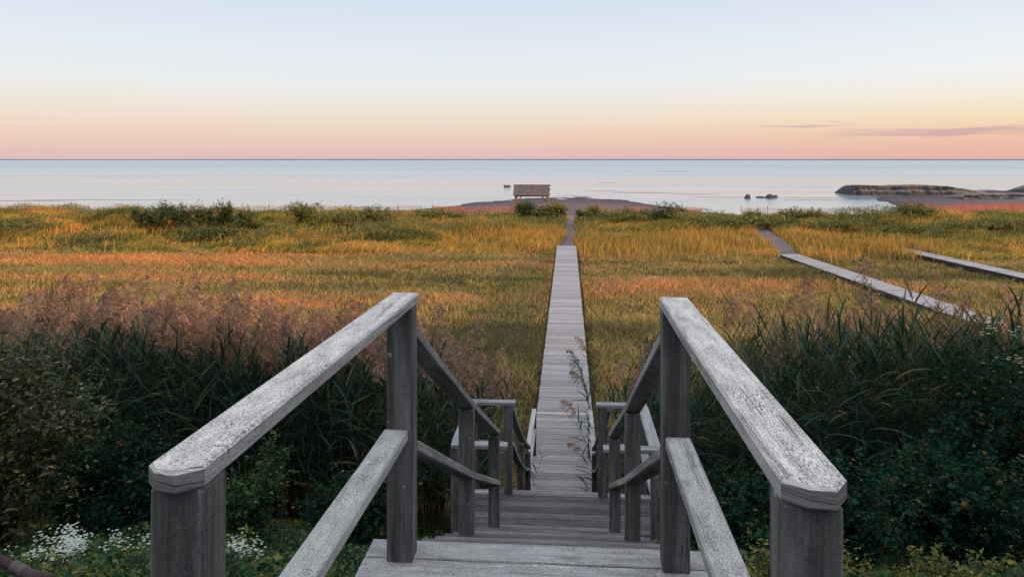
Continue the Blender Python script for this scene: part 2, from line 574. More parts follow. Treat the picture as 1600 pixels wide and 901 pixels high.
# ground
m, t, b = newmat('ground')
pos = nd(t, 'ShaderNodeNewGeometry').outputs['Position']
sp = nd(t, 'ShaderNodeSeparateXYZ')
t.links.new(pos, sp.inputs[0])
n1 = noise(t, vmul(t, pos, (.08, .25, .1)), 1, 6, .65, .4)
marsh = ramp(t, n1, [(.3, (.035, .032, .016)), (.5, (.07, .055, .025)), (.62, (.10, .07, .03)), (.75, (.13, .075, .035))])
fine = noise(t, pos, 9, 5, .7)
marsh = mix(t, mrange(t, fine, .35, .7), mix(t, 1.0, marsh, (.5, .5, .5), 'MULTIPLY'), marsh)
sand = mix(t, noise(t, vmul(t, pos, (.15, .6, .3)), 1, 5, .6), (.085, .06, .072), (.15, .105, .115))
sand = mix(t, mrange(t, fine, .3, .8, 0, .5), sand, (.19, .14, .145))
wet = mrange(t, sp.outputs[2], .02, .38)
sand = mix(t, wet, (.055, .045, .06), sand)
soil = mix(t, mrange(t, fine, .3, .7), (.012, .012, .009), (.035, .03, .02))
c = mix(t, mrange(t, sp.outputs[1], 11, 13), soil, marsh)
c = mix(t, mrange(t, mth(t, 'ADD', sp.outputs[1], mth(t, 'MULTIPLY', n1, 8)), 76, 82), c, sand)
t.links.new(c, b.inputs['Base Color'])
b.inputs['Roughness'].default_value = .95
b.inputs['Specular IOR Level'].default_value = .15
bp = nd(t, 'ShaderNodeBump')
bp.inputs['Distance'].default_value = .12
t.links.new(fine, bp.inputs['Height'])
t.links.new(bp.outputs[0], b.inputs['Normal'])
M['ground'] = m

m, t, b = newmat('path_sand')
pos = nd(t, 'ShaderNodeNewGeometry').outputs['Position']
f1 = noise(t, pos, 3.2, 6, .7)
t.links.new(mix(t, mrange(t, f1, .3, .7), (.07, .055, .06), (.20, .15, .155)), b.inputs['Base Color'])
b.inputs['Roughness'].default_value = .95
bp = nd(t, 'ShaderNodeBump')
bp.inputs['Distance'].default_value = .12
t.links.new(f1, bp.inputs['Height'])
t.links.new(bp.outputs[0], b.inputs['Normal'])
M['path'] = m

# sea
m, t, b = newmat('sea_water')
pos = nd(t, 'ShaderNodeNewGeometry').outputs['Position']
sp = nd(t, 'ShaderNodeSeparateXYZ')
t.links.new(pos, sp.inputs[0])
b.inputs['Base Color'].default_value = (.20, .27, .33, 1)
b.inputs['IOR'].default_value = 1.33
w1 = noise(t, vmul(t, pos, (.30, 1.3, 1)), 1, 3, .55, .3)
w2 = noise(t, vmul(t, pos, (.04, .28, 1)), 1, 4, .55, .3)
patchy = noise(t, vmul(t, pos, (.0022, .022, 1)), 1, 4, .6, .5)
far = mrange(t, sp.outputs[1], 150, 700)
ruf = mth(t, 'ADD', mth(t, 'MULTIPLY', far, .75), mth(t, 'MULTIPLY', mrange(t, patchy, .46, .66), .55), clamp=True)
bp = nd(t, 'ShaderNodeBump')
bp.inputs['Distance'].default_value = .22
t.links.new(mth(t, 'MULTIPLY', mth(t, 'ADD', w1, mth(t, 'MULTIPLY', w2, 1.6)), mth(t, 'ADD', .12, ruf)), bp.inputs['Height'])
bp.inputs['Strength'].default_value = .5
t.links.new(bp.outputs[0], b.inputs['Normal'])
t.links.new(mth(t, 'ADD', .10, mth(t, 'MULTIPLY', ruf, .20)), b.inputs['Roughness'])
M['sea'] = m


def rockmat(name, a, c_, scale=1.4):
    m, t, b = newmat(name)
    pos = nd(t, 'ShaderNodeNewGeometry').outputs['Position']
    nrm = nd(t, 'ShaderNodeSeparateXYZ')
    t.links.new(nd(t, 'ShaderNodeNewGeometry').outputs['Normal'], nrm.inputs[0])
    f = noise(t, vmul(t, pos, (1, 1, 2.5)), scale, 7, .7)
    col = mix(t, mrange(t, f, .35, .68), a, c_)
    col = mix(t, mrange(t, nrm.outputs[2], .75, .97, 0, .75), col, (.21, .16, .155))
    t.links.new(col, b.inputs['Base Color'])
    b.inputs['Roughness'].default_value = .9
    bp = nd(t, 'ShaderNodeBump')
    bp.inputs['Distance'].default_value = .25
    t.links.new(f, bp.inputs['Height'])
    t.links.new(bp.outputs[0], b.inputs['Normal'])
    return m


M['rock'] = rockmat('dark_rock', (.02, .022, .022), (.07, .07, .065))
M['ledge'] = rockmat('peat_ledge', (.012, .014, .015), (.055, .053, .052), 1.1)
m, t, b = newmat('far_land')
b.inputs['Base Color'].default_value = (.10, .13, .20, 1)  # blue grey of distance haze put into the base colour
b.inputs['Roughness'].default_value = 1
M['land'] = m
m, t, b = newmat('rusty_iron')
pos = nd(t, 'ShaderNodeNewGeometry').outputs['Position']
f = noise(t, pos, 55, 6, .7)
f2 = noise(t, pos, 14, 4, .6)
col = mix(t, mrange(t, f, .35, .68), (.018, .008, .009), (.045, .021, .022))
col = mix(t, mrange(t, f2, .5, .68), col, (.065, .045, .055))
t.links.new(col, b.inputs['Base Color'])
b.inputs['Roughness'].default_value = .75
b.inputs['Metallic'].default_value = .2
bp = nd(t, 'ShaderNodeBump')
bp.inputs['Distance'].default_value = .002
t.links.new(f, bp.inputs['Height'])
t.links.new(bp.outputs[0], b.inputs['Normal'])
M['rust'] = m
m, t, b = newmat('galvanised')
b.inputs['Base Color'].default_value = (.05, .036, .045, 1)
b.inputs['Metallic'].default_value = .4
b.inputs['Roughness'].default_value = .55
M['galv'] = m

# ------------------------------------------------------------------ terrain


def sst(a, b_, x):
    t_ = np.clip((x - a) / (b_ - a), 0, 1)
    return t_ * t_ * (3 - 2 * t_)


_ph = RNG.uniform(0, 6.28, (14, 3))
_fr = RNG.uniform(.25, 1.0, 14)
_an = RNG.uniform(0, 6.28, 14)


def lump(x, y, sc):
    s = 0
    for i in range(14):
        f = _fr[i] * sc * (1 + i * .25)
        s = s + np.sin((x * np.cos(_an[i]) + y * np.sin(_an[i])) * f + _ph[i, 0]) / (1 + i * .25)
    return s / 3.2


def shore(x):
    return 103 + 42 * np.exp(-(np.abs((x + 1.5) / 17) ** 3.2)) + 52 * sst(44, 62, x) + 30 * sst(64, 84, x) + 1.5 * np.sin(x * .21) + .8 * np.sin(x * .7) + 3 * sst(-60, -110, x)


MARSH = 1.02


def ground_z(x, y):
    x = np.asarray(x, dtype=np.float64)
    y = np.asarray(y, dtype=np.float64)
    slope = 5.50 - .465 * np.maximum(y - 3.0, 0)
    slope = slope + .10 * lump(x, y, 1.2)
    g = MARSH + .05 * lump(x, y, .5)
    k = .5
    g = np.log(np.exp(np.clip(slope / k, -50, 50)) + np.exp(g / k)) * k      # smooth maximum
    # unseen bluff added right of and behind the viewer, shaped to shade the foreground
    w_ = .5 * x - y
    shade_hill = MARSH + (4.0 + .30 * np.maximum(w_, -2) - MARSH + .6) * sst(-7.5, -.5, w_)
    shade_hill = np.where(x > 7, shade_hill, shade_hill * sst(1.0, 7, x) + MARSH * (1 - sst(1.0, 7, x)))
    back = 5.5 + .45 * np.maximum(-(y + 2.5), 0)  # unseen rise added behind the viewer to block sky light from there
    back = np.where(y < -2.5, np.minimum(back, 11), 0)
    shade_hill = MARSH + (shade_hill - MARSH) * (1 - sst(22, 29, x))
    g = np.maximum(np.maximum(g, np.minimum(shade_hill, 11.5)), back)
    # dune ridge
    cy = 66 + 2.0 * np.sin(x * .06) + 1.2 * np.sin(x * .21 + 1)
    up = sst(51, cy, y)
    dn = 1 - sst(cy + 3, cy + 17, y)
    crest = 1.08 + .26 * lump(x, y * .6, .22) + .32 * lump(x, y, .7) - .12 * sst(18, 40, x)
    notch = 1 - .40 * np.exp(-((x - .1) / 1.5) ** 2) - .30 * np.exp(-((x - 15.8) / 1.8) ** 2)
    dune = crest * up * dn * notch
    base = np.where(y < cy, MARSH, MARSH + (.75 - MARSH) * sst(cy, 86, y))
    sh = shore(x)
    beach = np.where(y > 86, .75 * (sh - y) / np.maximum(sh - 86, 1), 10)
    base = np.minimum(base, np.maximum(beach, -1.5))
    return np.where(y > 45, base + dune + np.where(y < 90, .04, .055) * lump(x, y, .9), g)


def gz(x, y):
    return float(ground_z(np.array([x]), np.array([y]))[0])


xs = np.unique(np.concatenate([np.arange(-170, -30, 2.0), np.arange(-30, 30, .35), np.arange(30, 171, 2.0)]))
ys = np.unique(np.concatenate([np.arange(-40, -4, 2.0), np.arange(-4, 20, .3), np.arange(20, 50, 1.0), np.arange(50, 92, .45), np.arange(92, 205, 1.0)]))
X, Y = np.meshgrid(xs, ys)
Z = ground_z(X, Y)
nx, ny = len(xs), len(ys)
ii = (np.arange(ny - 1)[:, None] * nx + np.arange(nx - 1)[None, :]).ravel()
F = np.stack([ii, ii + 1, ii + 1 + nx, ii + nx], 1)
gr = link('ground', np_mesh('ground', np.stack([X.ravel(), Y.ravel(), Z.ravel()], 1), F, M['ground'], smooth=True))
tag(gr, kind='structure')

sea = link('sea', np_mesh('sea', [(-16000, 75, 0), (16000, 75, 0), (16000, 3600, 0), (-16000, 3600, 0)], [[0, 1, 2, 3]], M['sea']))
tag(sea, kind='structure')


def sheet(name, center, half, y0, y1, lift, mat, n=40, wob=.12, m_=8):
    ysx = np.linspace(y0, y1, n)
    v = []
    for k, yy in enumerate(ysx):
        c0, hw = center(yy), half(yy)
        for q in range(m_ + 1):
            f_ = q / m_ * 2 - 1
            xx = c0 + f_ * hw + wob * math.sin(yy * 1.7 + f_ * 2) * abs(f_)
            v.append((xx, yy, gz(xx, yy) + lift + .03 * (1 - f_ * f_)))
    fs = [[k * (m_ + 1) + q, k * (m_ + 1) + q + 1, (k + 1) * (m_ + 1) + q + 1, (k + 1) * (m_ + 1) + q] for k in range(n - 1) for q in range(m_)]
    o = link(name, np_mesh(name, v, np.array(fs), mat, smooth=True))
    return tag(o, kind='structure')


def path1(y): return -.08 + .25 * sst(54, 60, np.array(y)) + .35 * sst(66, 80, np.array(y))
def path2(y): return 14.4 + 1.1 * sst(49, 58, np.array(y)) + .8 * sst(60, 74, np.array(y))
def path3(y): return 26.5 + .55 * (y - 52)


sheet('sand_path', path1, lambda y: .62 + .5 * max(0, (y - 68) / 20), 52.2, 90, .03, M['path'], 60)
sheet('sand_path', path2, lambda y: .8, 49.8, 84, .03, M['path'], 60)

# far shore
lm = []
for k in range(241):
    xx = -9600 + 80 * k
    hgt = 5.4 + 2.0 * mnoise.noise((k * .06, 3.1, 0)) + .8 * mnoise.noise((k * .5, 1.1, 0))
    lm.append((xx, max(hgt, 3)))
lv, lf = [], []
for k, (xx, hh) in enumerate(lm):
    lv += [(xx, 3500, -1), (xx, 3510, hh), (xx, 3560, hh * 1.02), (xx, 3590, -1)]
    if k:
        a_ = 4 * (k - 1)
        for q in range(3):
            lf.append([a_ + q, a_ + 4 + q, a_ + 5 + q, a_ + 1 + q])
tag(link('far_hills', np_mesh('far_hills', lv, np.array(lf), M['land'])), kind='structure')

# low wet bars of sand in the shallows


def bar(cx, cy_, rx, ry, h=.05):
    n = 28
    v = [(cx, cy_, h)]
    for i in range(n):
        a_ = 2 * math.pi * i / n
        r = 1 + .35 * mnoise.noise((math.cos(a_) * 1.4 + cx, math.sin(a_) * 1.4, cy_))
        v.append((cx + rx * r * math.cos(a_), cy_ + ry * r * math.sin(a_), -.04))
        v.append((cx + rx * r * .6 * math.cos(a_), cy_ + ry * r * .6 * math.sin(a_), h * .8))
    fs = []
    t3 = []
    for i in range(n):
        j = (i + 1) % n
        fs.append([1 + 2 * i, 1 + 2 * j, 2 + 2 * j, 2 + 2 * i])
        t3.append([0, 2 + 2 * i, 2 + 2 * j])
    tag(link('sand_bar', np_mesh('sand_bar', v, [np.array(fs), np.array(t3)], M['rock'], smooth=True)), kind='structure')


for a in [(-99, 128, 16, .9), (-84, 131.5, 20, .5), (17, 168, 10, 1.2), (9, 176, 7, .6), (27, 163, 7, .8), (45, 141, 8, .5), (1, 152, 5, .5),
          (64, 455, 14, 3, .2), (12, 236, 4, .6), (38, 470, 6, 2), (30, 150, 7, .35), (46, 149, 9, .3)]:
    bar(*a)

# ------------------------------------------------------------------ staircase
DK, LD, BW = 5.93, 3.57, 1.50
stair = empty('wooden_staircase', (-.12, 3.0, 5.0))
tag(stair, 'weathered grey wooden stairs with railings, running down to the long boardwalk', 'staircase')


def P(mb, name, mat):
    o = mb.build(name, mat)
    o.parent = stair
    o.matrix_parent_inverse = Matrix_T
    return o


from mathutils import Matrix
Matrix_T = Matrix.Translation((-.12, 3.0, 5.0)).inverted()

# deck boards
mb = MB()
y = 3.075
k = 0
while y > -1.6:
    bw = .137
    x0, x1 = -.80 + random.uniform(-.004, .004), .565 + random.uniform(-.004, .004)
    mb.beam((x0, y - bw / 2, DK - .019), (x1, y - bw / 2, DK - .019 + random.uniform(-.002, .002)), bw, .038, tint=random.uniform(.35, 1), seg=6, jit=.0012)
    y -= bw + .0075
    k += 1
P(mb, 'deck', M['deckw'])
mb = MB()
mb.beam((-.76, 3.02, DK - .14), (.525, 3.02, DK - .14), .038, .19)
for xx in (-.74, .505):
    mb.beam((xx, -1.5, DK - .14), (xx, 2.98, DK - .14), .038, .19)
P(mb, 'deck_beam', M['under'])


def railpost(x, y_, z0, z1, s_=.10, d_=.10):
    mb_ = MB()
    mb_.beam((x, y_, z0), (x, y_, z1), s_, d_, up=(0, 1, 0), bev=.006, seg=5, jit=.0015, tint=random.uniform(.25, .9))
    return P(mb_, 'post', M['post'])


TOP = 7.5 - .539
# upper posts and level handrails beside the viewer
for xi, x0, x1 in ((-1, -.705, -.603), (1, .362, .464)):
    for near, (ya, yb) in ((1, (1.279, 1.379) if xi < 0 else (1.296, 1.392)), (0, (2.90, 3.00))):
        if near and xi < 0: xa_, xb_ = -.736, -.640
        elif near: xa_, xb_ = .362, .460
        else: xa_, xb_ = x0, x1
        railpost((xa_ + xb_) / 2, (ya + yb) / 2, 4.9, TOP - .041, xb_ - xa_, yb - ya)
mb = MB()
mb.prism([(-.716, 1.262), (-.674, 1.252), (-.637, 1.286), (-.618, 2.2), (-.599, 3.006), (-.706, 3.008), (-.728, 2.0), (-.742, 1.290)], TOP - .041, TOP, .006, .9)
P(mb, 'handrail', M['rail'])
mb = MB()
mb.prism([(.358, 1.302), (.398, 1.276), (.440, 1.272), (.472, 1.318), (.470, 2.1), (.468, 2.975), (.465, 2.985), (.357, 2.99), (.356, 2.1)], TOP - .041, TOP, .006, 1.0)
P(mb, 'handrail', M['rail'])
for x_, x2_ in ((-.690, -.665), (.414, .416)):
    mb = MB()
    mb.beam((x_, 1.382, TOP - .535), (x2_, 2.897, TOP - .535), .095, .045, bev=.006, tint=.85, seg=9, jit=.001)
    P(mb, 'mid_rail', M['midrail'])
# rails going on towards the viewer (out of the picture at the bottom)
RISE, RUN = .1686, .366
n1_ = 14
sx0, sx1 = -.79, .55


def stepboards(yf, zt, nb=3, x0=sx0, x1=sx1):
    """a tread whose far (downhill) edge is at yf"""
    mb_ = MB()
    bw = (RUN + .02) / nb
    for q in range(nb):
        ymid = yf - bw * (q + .5)
        e = random.uniform(-.006, .006)
        mb_.beam((x0 + e, ymid, zt - .019), (x1 + e, ymid, zt - .019 + random.uniform(-.0015, .0015)), bw - .007, .038, tint=random.uniform(.0, .7), seg=3, jit=.001)
    return P(mb_, 'step', M['tread'])


for i in range(1, n1_):
    stepboards(2.985 + RUN * i + .015, DK - RISE * i)
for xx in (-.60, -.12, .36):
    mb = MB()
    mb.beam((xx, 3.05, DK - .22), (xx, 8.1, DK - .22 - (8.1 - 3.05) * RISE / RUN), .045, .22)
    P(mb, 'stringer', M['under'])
# sloping rails of the upper flight
SL = RISE / RUN


def onstair(y_): return DK - .03 - .4605 * (y_ - 3.0)


PX = {-1: -.653, 1: .413}
for sgn in (-1, 1):
    px_ = PX[sgn]
    for yy in (4.86, 6.69):
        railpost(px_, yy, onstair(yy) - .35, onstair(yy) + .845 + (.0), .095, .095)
    for nm, hh, hgt, mat in (('handrail', .875, .042, M['midrail']), ('mid_rail', .42, .042, M['midrail'])):
        mb = MB()
        ya, yb = 3.006, 6.745
        za = onstair(ya) + hh + .03
        mb.beam((px_, ya, za), (px_, yb, onstair(yb) + hh), .10, hgt, bev=.005, mids=[(px_, 4.86, onstair(4.86) + hh - .012)], tint=.4 + .1 * sgn)
        P(mb, nm, mat)

# landing
LY0, LY1 = 7.45, 8.96
mb = MB()
y = LY1
while y > LY0:
    x0, x1 = (-1.19, .94)
    if y < 8.2 and False: pass
    mb.beam((x0, y - .068, LD - .019), (x1, y - .068, LD - .019 + random.uniform(-.003, .003)), .136, .038, tint=(.85, .1, .25, .0, .35, .1, .2, .0, .3, .1, .2, .1)[int((LY1 - y) / .143 + .5) % 12], seg=4, jit=.001)
    y -= .143
P(mb, 'landing_deck', M['tread'])
mb = MB()
mb.beam((-1.17, LY0 + .02, LD - .14), (.92, LY0 + .02, LD - .14), .04, .19)
P(mb, 'landing_beam', M['under'])
mb = MB()
mb.beam((-1.17, LY1 - .04, LD - .14), (.92, LY1 - .04, LD - .14), .04, .19)
P(mb, 'landing_beam', M['under'])
LR = 7.5 - 2.85
for sgn in (-1, 1):
    xo = -1.115 if sgn < 0 else .865        # outer
    xi = -.695 if sgn < 0 else .405         # inner
    for (xx, yy) in ((xo, 7.53), (xo, 8.86), (xi, 8.86)):
        railpost(xx, yy, 1.4 if xx == xo else LD - .25, LR - .04, .10, .10)
    xin_near = -.60 if sgn < 0 else .35
    for nm, z_, w_ in (('handrail', LR - .02, .115), ('mid_rail', LR - .50, .09)):
        mb = MB()
        mb.beam((xo + .05 * sgn, 7.53, z_), (xin_near if z_ == LR - .02 else xi, 7.53, z_), w_, .04, bev=.005, tint=.8)
        P(mb, nm, M['landing_rail'])
        mb = MB()
        mb.beam((xo, 7.592, z_), (xo, 8.80, z_), w_, .04, bev=.005, tint=.95)
        P(mb, nm, M['landing_rail'])
        mb = MB()
        mb.beam((xo + .05 * sgn, 8.862, z_), ((-.61 if sgn < 0 else .33) if z_ == LR - .02 else xi + .05 * sgn, 8.862, z_), w_, .04, bev=.005, tint=.7)
        P(mb, nm, M['landing_rail'])

# lower flight
n2_ = 12
R2 = (LD - BW) / n2_
for i in range(1, n2_):
    stepboards(8.96 + RUN * i, LD - R2 * i, 3, -.72, .50)
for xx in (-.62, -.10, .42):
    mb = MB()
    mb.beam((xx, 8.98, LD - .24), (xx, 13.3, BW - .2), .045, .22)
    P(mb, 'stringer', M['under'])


def onlow(y_): return LD - (LD - BW) / 4.35 * (y_ - 8.95)


for sgn in (-1, 1):
    px_ = -.68 if sgn < 0 else .455
    for yy in (10.85, 12.95):
        railpost(px_, yy, onlow(yy) - .4, onlow(yy) + .80 - (.06 if yy < 11 else 0), .09, .09)
    railpost(px_, 15.3, BW - .8, BW + .86, .09, .09)
    for nm, hh in (('handrail', .0), ('mid_rail', -.42)):
        mb = MB()
        mb.beam((px_, 8.92, 4.55 + hh), (px_, 13.03, 2.52 + hh * .9), .09, .04, bev=.004,
                mids=[(px_, 9.9, 4.00 + hh), (px_, 10.7, 3.585 + hh), (px_, 11.8, 3.06 + hh)], tint=.6)
        P(mb, nm, M['midrail'])
        mb = MB()
        mb.beam((px_, 13.05, 2.50 + hh * .9), (px_, 15.36, 2.40 + hh * .9), .09, .04, bev=.004, tint=.7)
        P(mb, nm, M['midrail'])

# ------------------------------------------------------------------ boardwalks


def boardwalk(label, pa, pb, width, ztop, leg_step=2.4, group=None):
    pa, pb = Vector((*pa, 0)), Vector((*pb, 0))
    Ln = (pb - pa).length
    d = (pb - pa).normalized()
    side = Vector((d.y, -d.x, 0))
    root = empty('boardwalk', (pa.x, pa.y, ztop))
    root.rotation_euler = (0, 0, math.atan2(-d.x, d.y))
    tag(root, label, 'boardwalk', group)
    # local coordinates: y along the walk
    mb_ = MB()
    s_ = 0
    while s_ < Ln - .1:
        bw = .138
        e = random.uniform(-.012, .012)
        mb_.beam((-width / 2 + e, s_ + bw / 2, -.019 + random.uniform(-.003, .003)), (width / 2 + e, s_ + bw / 2, -.019 + random.uniform(-.003, .003)),
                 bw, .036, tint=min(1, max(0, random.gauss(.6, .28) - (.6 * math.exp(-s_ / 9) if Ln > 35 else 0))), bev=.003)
        s_ += bw + random.uniform(.005, .011)
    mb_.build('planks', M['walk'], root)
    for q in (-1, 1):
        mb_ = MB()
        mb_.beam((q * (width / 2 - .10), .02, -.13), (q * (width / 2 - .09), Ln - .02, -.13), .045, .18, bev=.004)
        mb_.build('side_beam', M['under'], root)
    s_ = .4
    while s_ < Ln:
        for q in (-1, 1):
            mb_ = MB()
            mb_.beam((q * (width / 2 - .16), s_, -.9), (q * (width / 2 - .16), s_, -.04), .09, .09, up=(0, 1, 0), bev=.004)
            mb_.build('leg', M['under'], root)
        s_ += leg_step
    return root


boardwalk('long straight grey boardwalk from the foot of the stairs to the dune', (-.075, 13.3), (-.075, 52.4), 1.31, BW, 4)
boardwalk('grey boardwalk right of the long one, its near end hidden by reeds', (16.6, 22), (14.35, 50.3), 1.32, BW - .20, 3)
boardwalk('short stretch of the farthest narrow boardwalk at the right edge of the marsh', (24.6, 34), (22.7, 53), 1.15, BW - .12, 3)

# ------------------------------------------------------------------ shelter on the beach side of the dune
sh = empty('beach_shelter', (-3.8, 80, gz(-3.8, 80)))
tag(sh, 'small open wooden shelter with grey shingled roof on two braced posts above the beach', 'shelter')
zb = gz(-3.8, 80)
W2 = 1.82


def shp(mb_, nm, mat, parent=sh):
    return mb_.build(nm, mat, parent)


RT = 4.70 - zb
for q in (-1, 1):
    mb = MB()
    mb.beam((q * (W2 - .16), 0, -.4), (q * (W2 - .16), 0, RT - .95), .26, .26, up=(0, 1, 0), bev=.01)
    shp(mb, 'post', M['cedar'])
    mb = MB()
    mb.beam((q * (W2 - .2), 0, RT - 1.85), (q * (W2 - .72), 0, RT - 1.22), .12, .12, up=(0, 1, 0), bev=.01)
    shp(mb, 'brace', M['cedar'])
mb = MB()
mb.beam((-W2, 0, RT - 1.08), (W2, 0, RT - 1.08), .30, .26, bev=.01)
shp(mb, 'beam', M['under'])
# roof: a gable with rows of shakes, ridge along x
rf = MB()
for q in (-1, 1):
    for r in range(7):
        f0 = r / 7
        y0_, z0_ = q * (.95 - f0 * .95), RT - .95 + f0 * .95
        y1_, z1_ = q * (.95 - (f0 + .17) * .95), RT - .95 + (f0 + .17) * .95
        x_ = -W2 - .08
        while x_ < W2 + .02:
            wq = random.uniform(.10, .17)
            j = random.uniform(-.015, .015)
            rf.beam((x_ + wq / 2, y0_ + q * .02, z0_ + .02 + j), (x_ + wq / 2, y1_, z1_ + .005 + j), wq - .01, .022, up=(0, q, 1), bev=.002)
            x_ += wq
roof = shp(rf, 'roof', M['shake'])
mb = MB()
for q in (-1, 1):
    mb.beam((-W2 - .1, q * .97, RT - 1.0), (W2 + .1, q * .97, RT - 1.0), .04, .15, bev=.004)
mb.beam((-W2 - .1, 0, RT + .03), (W2 + .1, 0, RT + .03), .16, .05, bev=.004)
shp(mb, 'fascia', M['shake'], roof)

# ------------------------------------------------------------------ slat fences


def slat_fence(label, x0, x1, y0, y1, hgt=1.2, mat='slat_red', gap=.11, keep=1.0, z_off=0.0, group='slatted sand fences along the beach'):
    root = empty('slat_fence', (x0, y0, gz(x0, y0)))
    tag(root, label, 'fence', group)
    z0 = gz(x0, y0)
    Ln = math.hypot(x1 - x0, y1 - y0)
    n = int(Ln / gap)
    mb_ = MB()
    lean = 0
    for i in range(n):
        f_ = i / n
        if keep < 1 and mnoise.noise((i * .06, x0, 0)) > keep * .5 - .1: continue
        xx, yy = x0 + (x1 - x0) * f_, y0 + (y1 - y0) * f_
        z_ = gz(xx, yy) - z0 + z_off + .06 * math.sin(i * .11)
        lean = lean * .9 + random.uniform(-.02, .02)
        mb_.beam((xx - x0, yy - y0, z_), (xx - x0 + lean, yy - y0, z_ + hgt + random.uniform(-.05, .04)), .055, .012, up=(0, 1, 0), bev=.002)
    mb_.build('slats', M[mat], root)
    mb_ = MB()
    for hh in (.25, .65, 1.02):
        k_ = 14
        pts = []
        for i in range(k_ + 1):
            xx, yy = x0 + (x1 - x0) * i / k_, y0 + (y1 - y0) * i / k_
            pts.append((xx - x0, yy - y0 - .012, gz(xx, yy) - z0 + z_off + hh * hgt / 1.2))
        mb_.tube(pts, .006, 4)
    mb_.build('wire', M['galv'], root)
    s_ = 0
    while s_ <= Ln + .01:
        f_ = s_ / Ln
        xx, yy = x0 + (x1 - x0) * f_, y0 + (y1 - y0) * f_
        z_ = gz(xx, yy) - z0 + z_off
        mb_ = MB()
        l_ = random.uniform(-.08, .08)
        mb_.beam((xx - x0, yy - y0 + .07, z_ - .3), (xx - x0 + l_, yy - y0 + .07, z_ + hgt + random.uniform(.12, .3)), .09, .09, up=(0, 1, 0), bev=.008)
        mb_.build('post', M[mat], root)
        s_ += 3.1


slat_fence('faded slat fence on the far left, behind orange dune grass', -70, -57.5, 87, 87, 1.2, 'slat_grey', .13)
slat_fence('long pale slat fence seen against the water behind the dark bushes on the left', -48, -17.2, 87, 89, 1.2, 'slat_grey', .16)
slat_fence('red slat fence on the dark sand left of the shingled shelter', -15.5, -5.6, 86, 86, 1.2, 'slat_red', .12)
slat_fence('short red piece of slat fence nearest the right side of the path opening', 3.4, 4.3, 86, 86, 1.3, 'slat_red', .13)
slat_fence('short bright red piece of slat fence behind the dark crest bush right of the path', 6.8, 9.0, 87, 87, 1.25, 'slat_red', .13)
slat_fence('red slat fence piece farther right of the path opening, where the dark sand ends', 11.5, 15.5, 88, 88, 1.2, 'slat_red', .13)
slat_fence('thin pinkish slat fence by the water, between the path opening and the beach rocks', 20, 29.5, 89, 90, 1.2, 'slat_grey', .2)
slat_fence('bright orange red slat fence on the beach below the rock ledges at far right', 40.5, 72, 93, 96, 1.5, 'slat_red', .09)

# ------------------------------------------------------------------ rocks and ledges


def rock(label, x, y, z, sx, sy, sz, seed, cat='rock', name='rock', group=None, mat='rock', sub=4):
    import bmesh
    bm = bmesh.new()
    bmesh.ops.create_icosphere(bm, subdivisions=sub, radius=1)
    for v in bm.verts:
        p = v.co.copy()
        n_ = 1 + .45 * mnoise.noise(p * 1.2 + Vector((seed, 0, 0))) + .2 * mnoise.noise(p * 3.1 + Vector((0, seed, 0)))
        p = p * n_
        v.co = (p.x * sx, p.y * sy, max(p.z, -.5) * sz)
    me = bpy.data.meshes.new(name)
    bm.to_mesh(me)
    bm.free()
    me.materials.append(M[mat])
    o = link(name, me)
    o.location = (x, y, z)
    return tag(o, label, cat, group)


G_ = 'dark rocks in the shallow water'
rock('upright dark rock, leftmost of the cluster standing in the shallows', 34.0, 146, .1, .5, .6, .7, 1.3, group=G_)
rock('low flat dark rock between the two larger rocks in the shallows', 37.0, 149, 0, .8, .6, .28, 4.1, group=G_)
rock('larger double humped dark rock, nearest of the cluster in the shallows', 38.6, 148, .1, .85, .7, .55, 8.2, group=G_)
rock('small dark rock at the right end of the cluster in the shallows', 40.3, 150, .05, .45, .5, .42, 12.7, group=G_)
rock('lone dark rock in the sea just left of the shelter roof', -16.0, 200, .1, .9, .8, .45, 21.5, group=G_)


def ledge(label, xa, xb, y_, depth, top, seed, taper_l=3.0, taper_r=9.0, step=None):
    """a low bank: steep dark broken front and a gently rolling top"""
    nxx, nyy = 150, 26
    v = []
    for i in range(nxx + 1):
        fx = i / nxx
        xx = xa + (xb - xa) * fx
        hh = top * min(1, ((xx - xa) / taper_l) ** .5 if xx > xa else 0) * (min(1, max(0, (xb - xx) / taper_r)) ** .6)
        hh *= 1 + .12 * mnoise.noise((xx * .13, seed, 0))
        for j in range(nyy + 1):
            fy = j / nyy
            fr = 1.3 * mnoise.noise((xx * .35, seed + 4, 0)) + .5 * mnoise.noise((xx * 1.3, seed + 9, 0))
            if fy < .32:      # broken face in two shelves
                q = fy / .32
                zz = hh * (.52 * min(1, q / .35) if q < .5 else .52 + .48 * min(1, (q - .5) / .35))
                yy = y_ + fr + q * depth * .22
                zz += .10 * mnoise.noise((xx * .8, q * 4, seed)) * (q > .05)
                yy += .35 * mnoise.noise((xx * .5, q * 5, seed + 2)) + .3 * mnoise.noise((xx * 2.1, q * 7, seed + 2))
            else:
                q = (fy - .32) / .68
                zz = hh * (1 + .10 * mnoise.noise((xx * .12, q * 2, seed))) * (1 - q ** 3)
                yy = y_ + fr * (1 - q) + depth * (.22 + .78 * q)
                zz += .1 * mnoise.noise((xx * .6, yy * .6, seed))
            v.append((xx, yy, zz - .25))
    fs = [[i * (nyy + 1) + j, (i + 1) * (nyy + 1) + j, (i + 1) * (nyy + 1) + j + 1, i * (nyy + 1) + j + 1] for i in range(nxx) for j in range(nyy)]
    v = np.array(v)
    c_ = np.array([(xa + xb) / 2, y_, 0])
    o = link('rock_ledge', np_mesh('rock_ledge', v - c_, np.array(fs), M['ledge']))
    o.location = c_
    return tag(o, label, 'rock ledge', 'rock ledges on the beach')


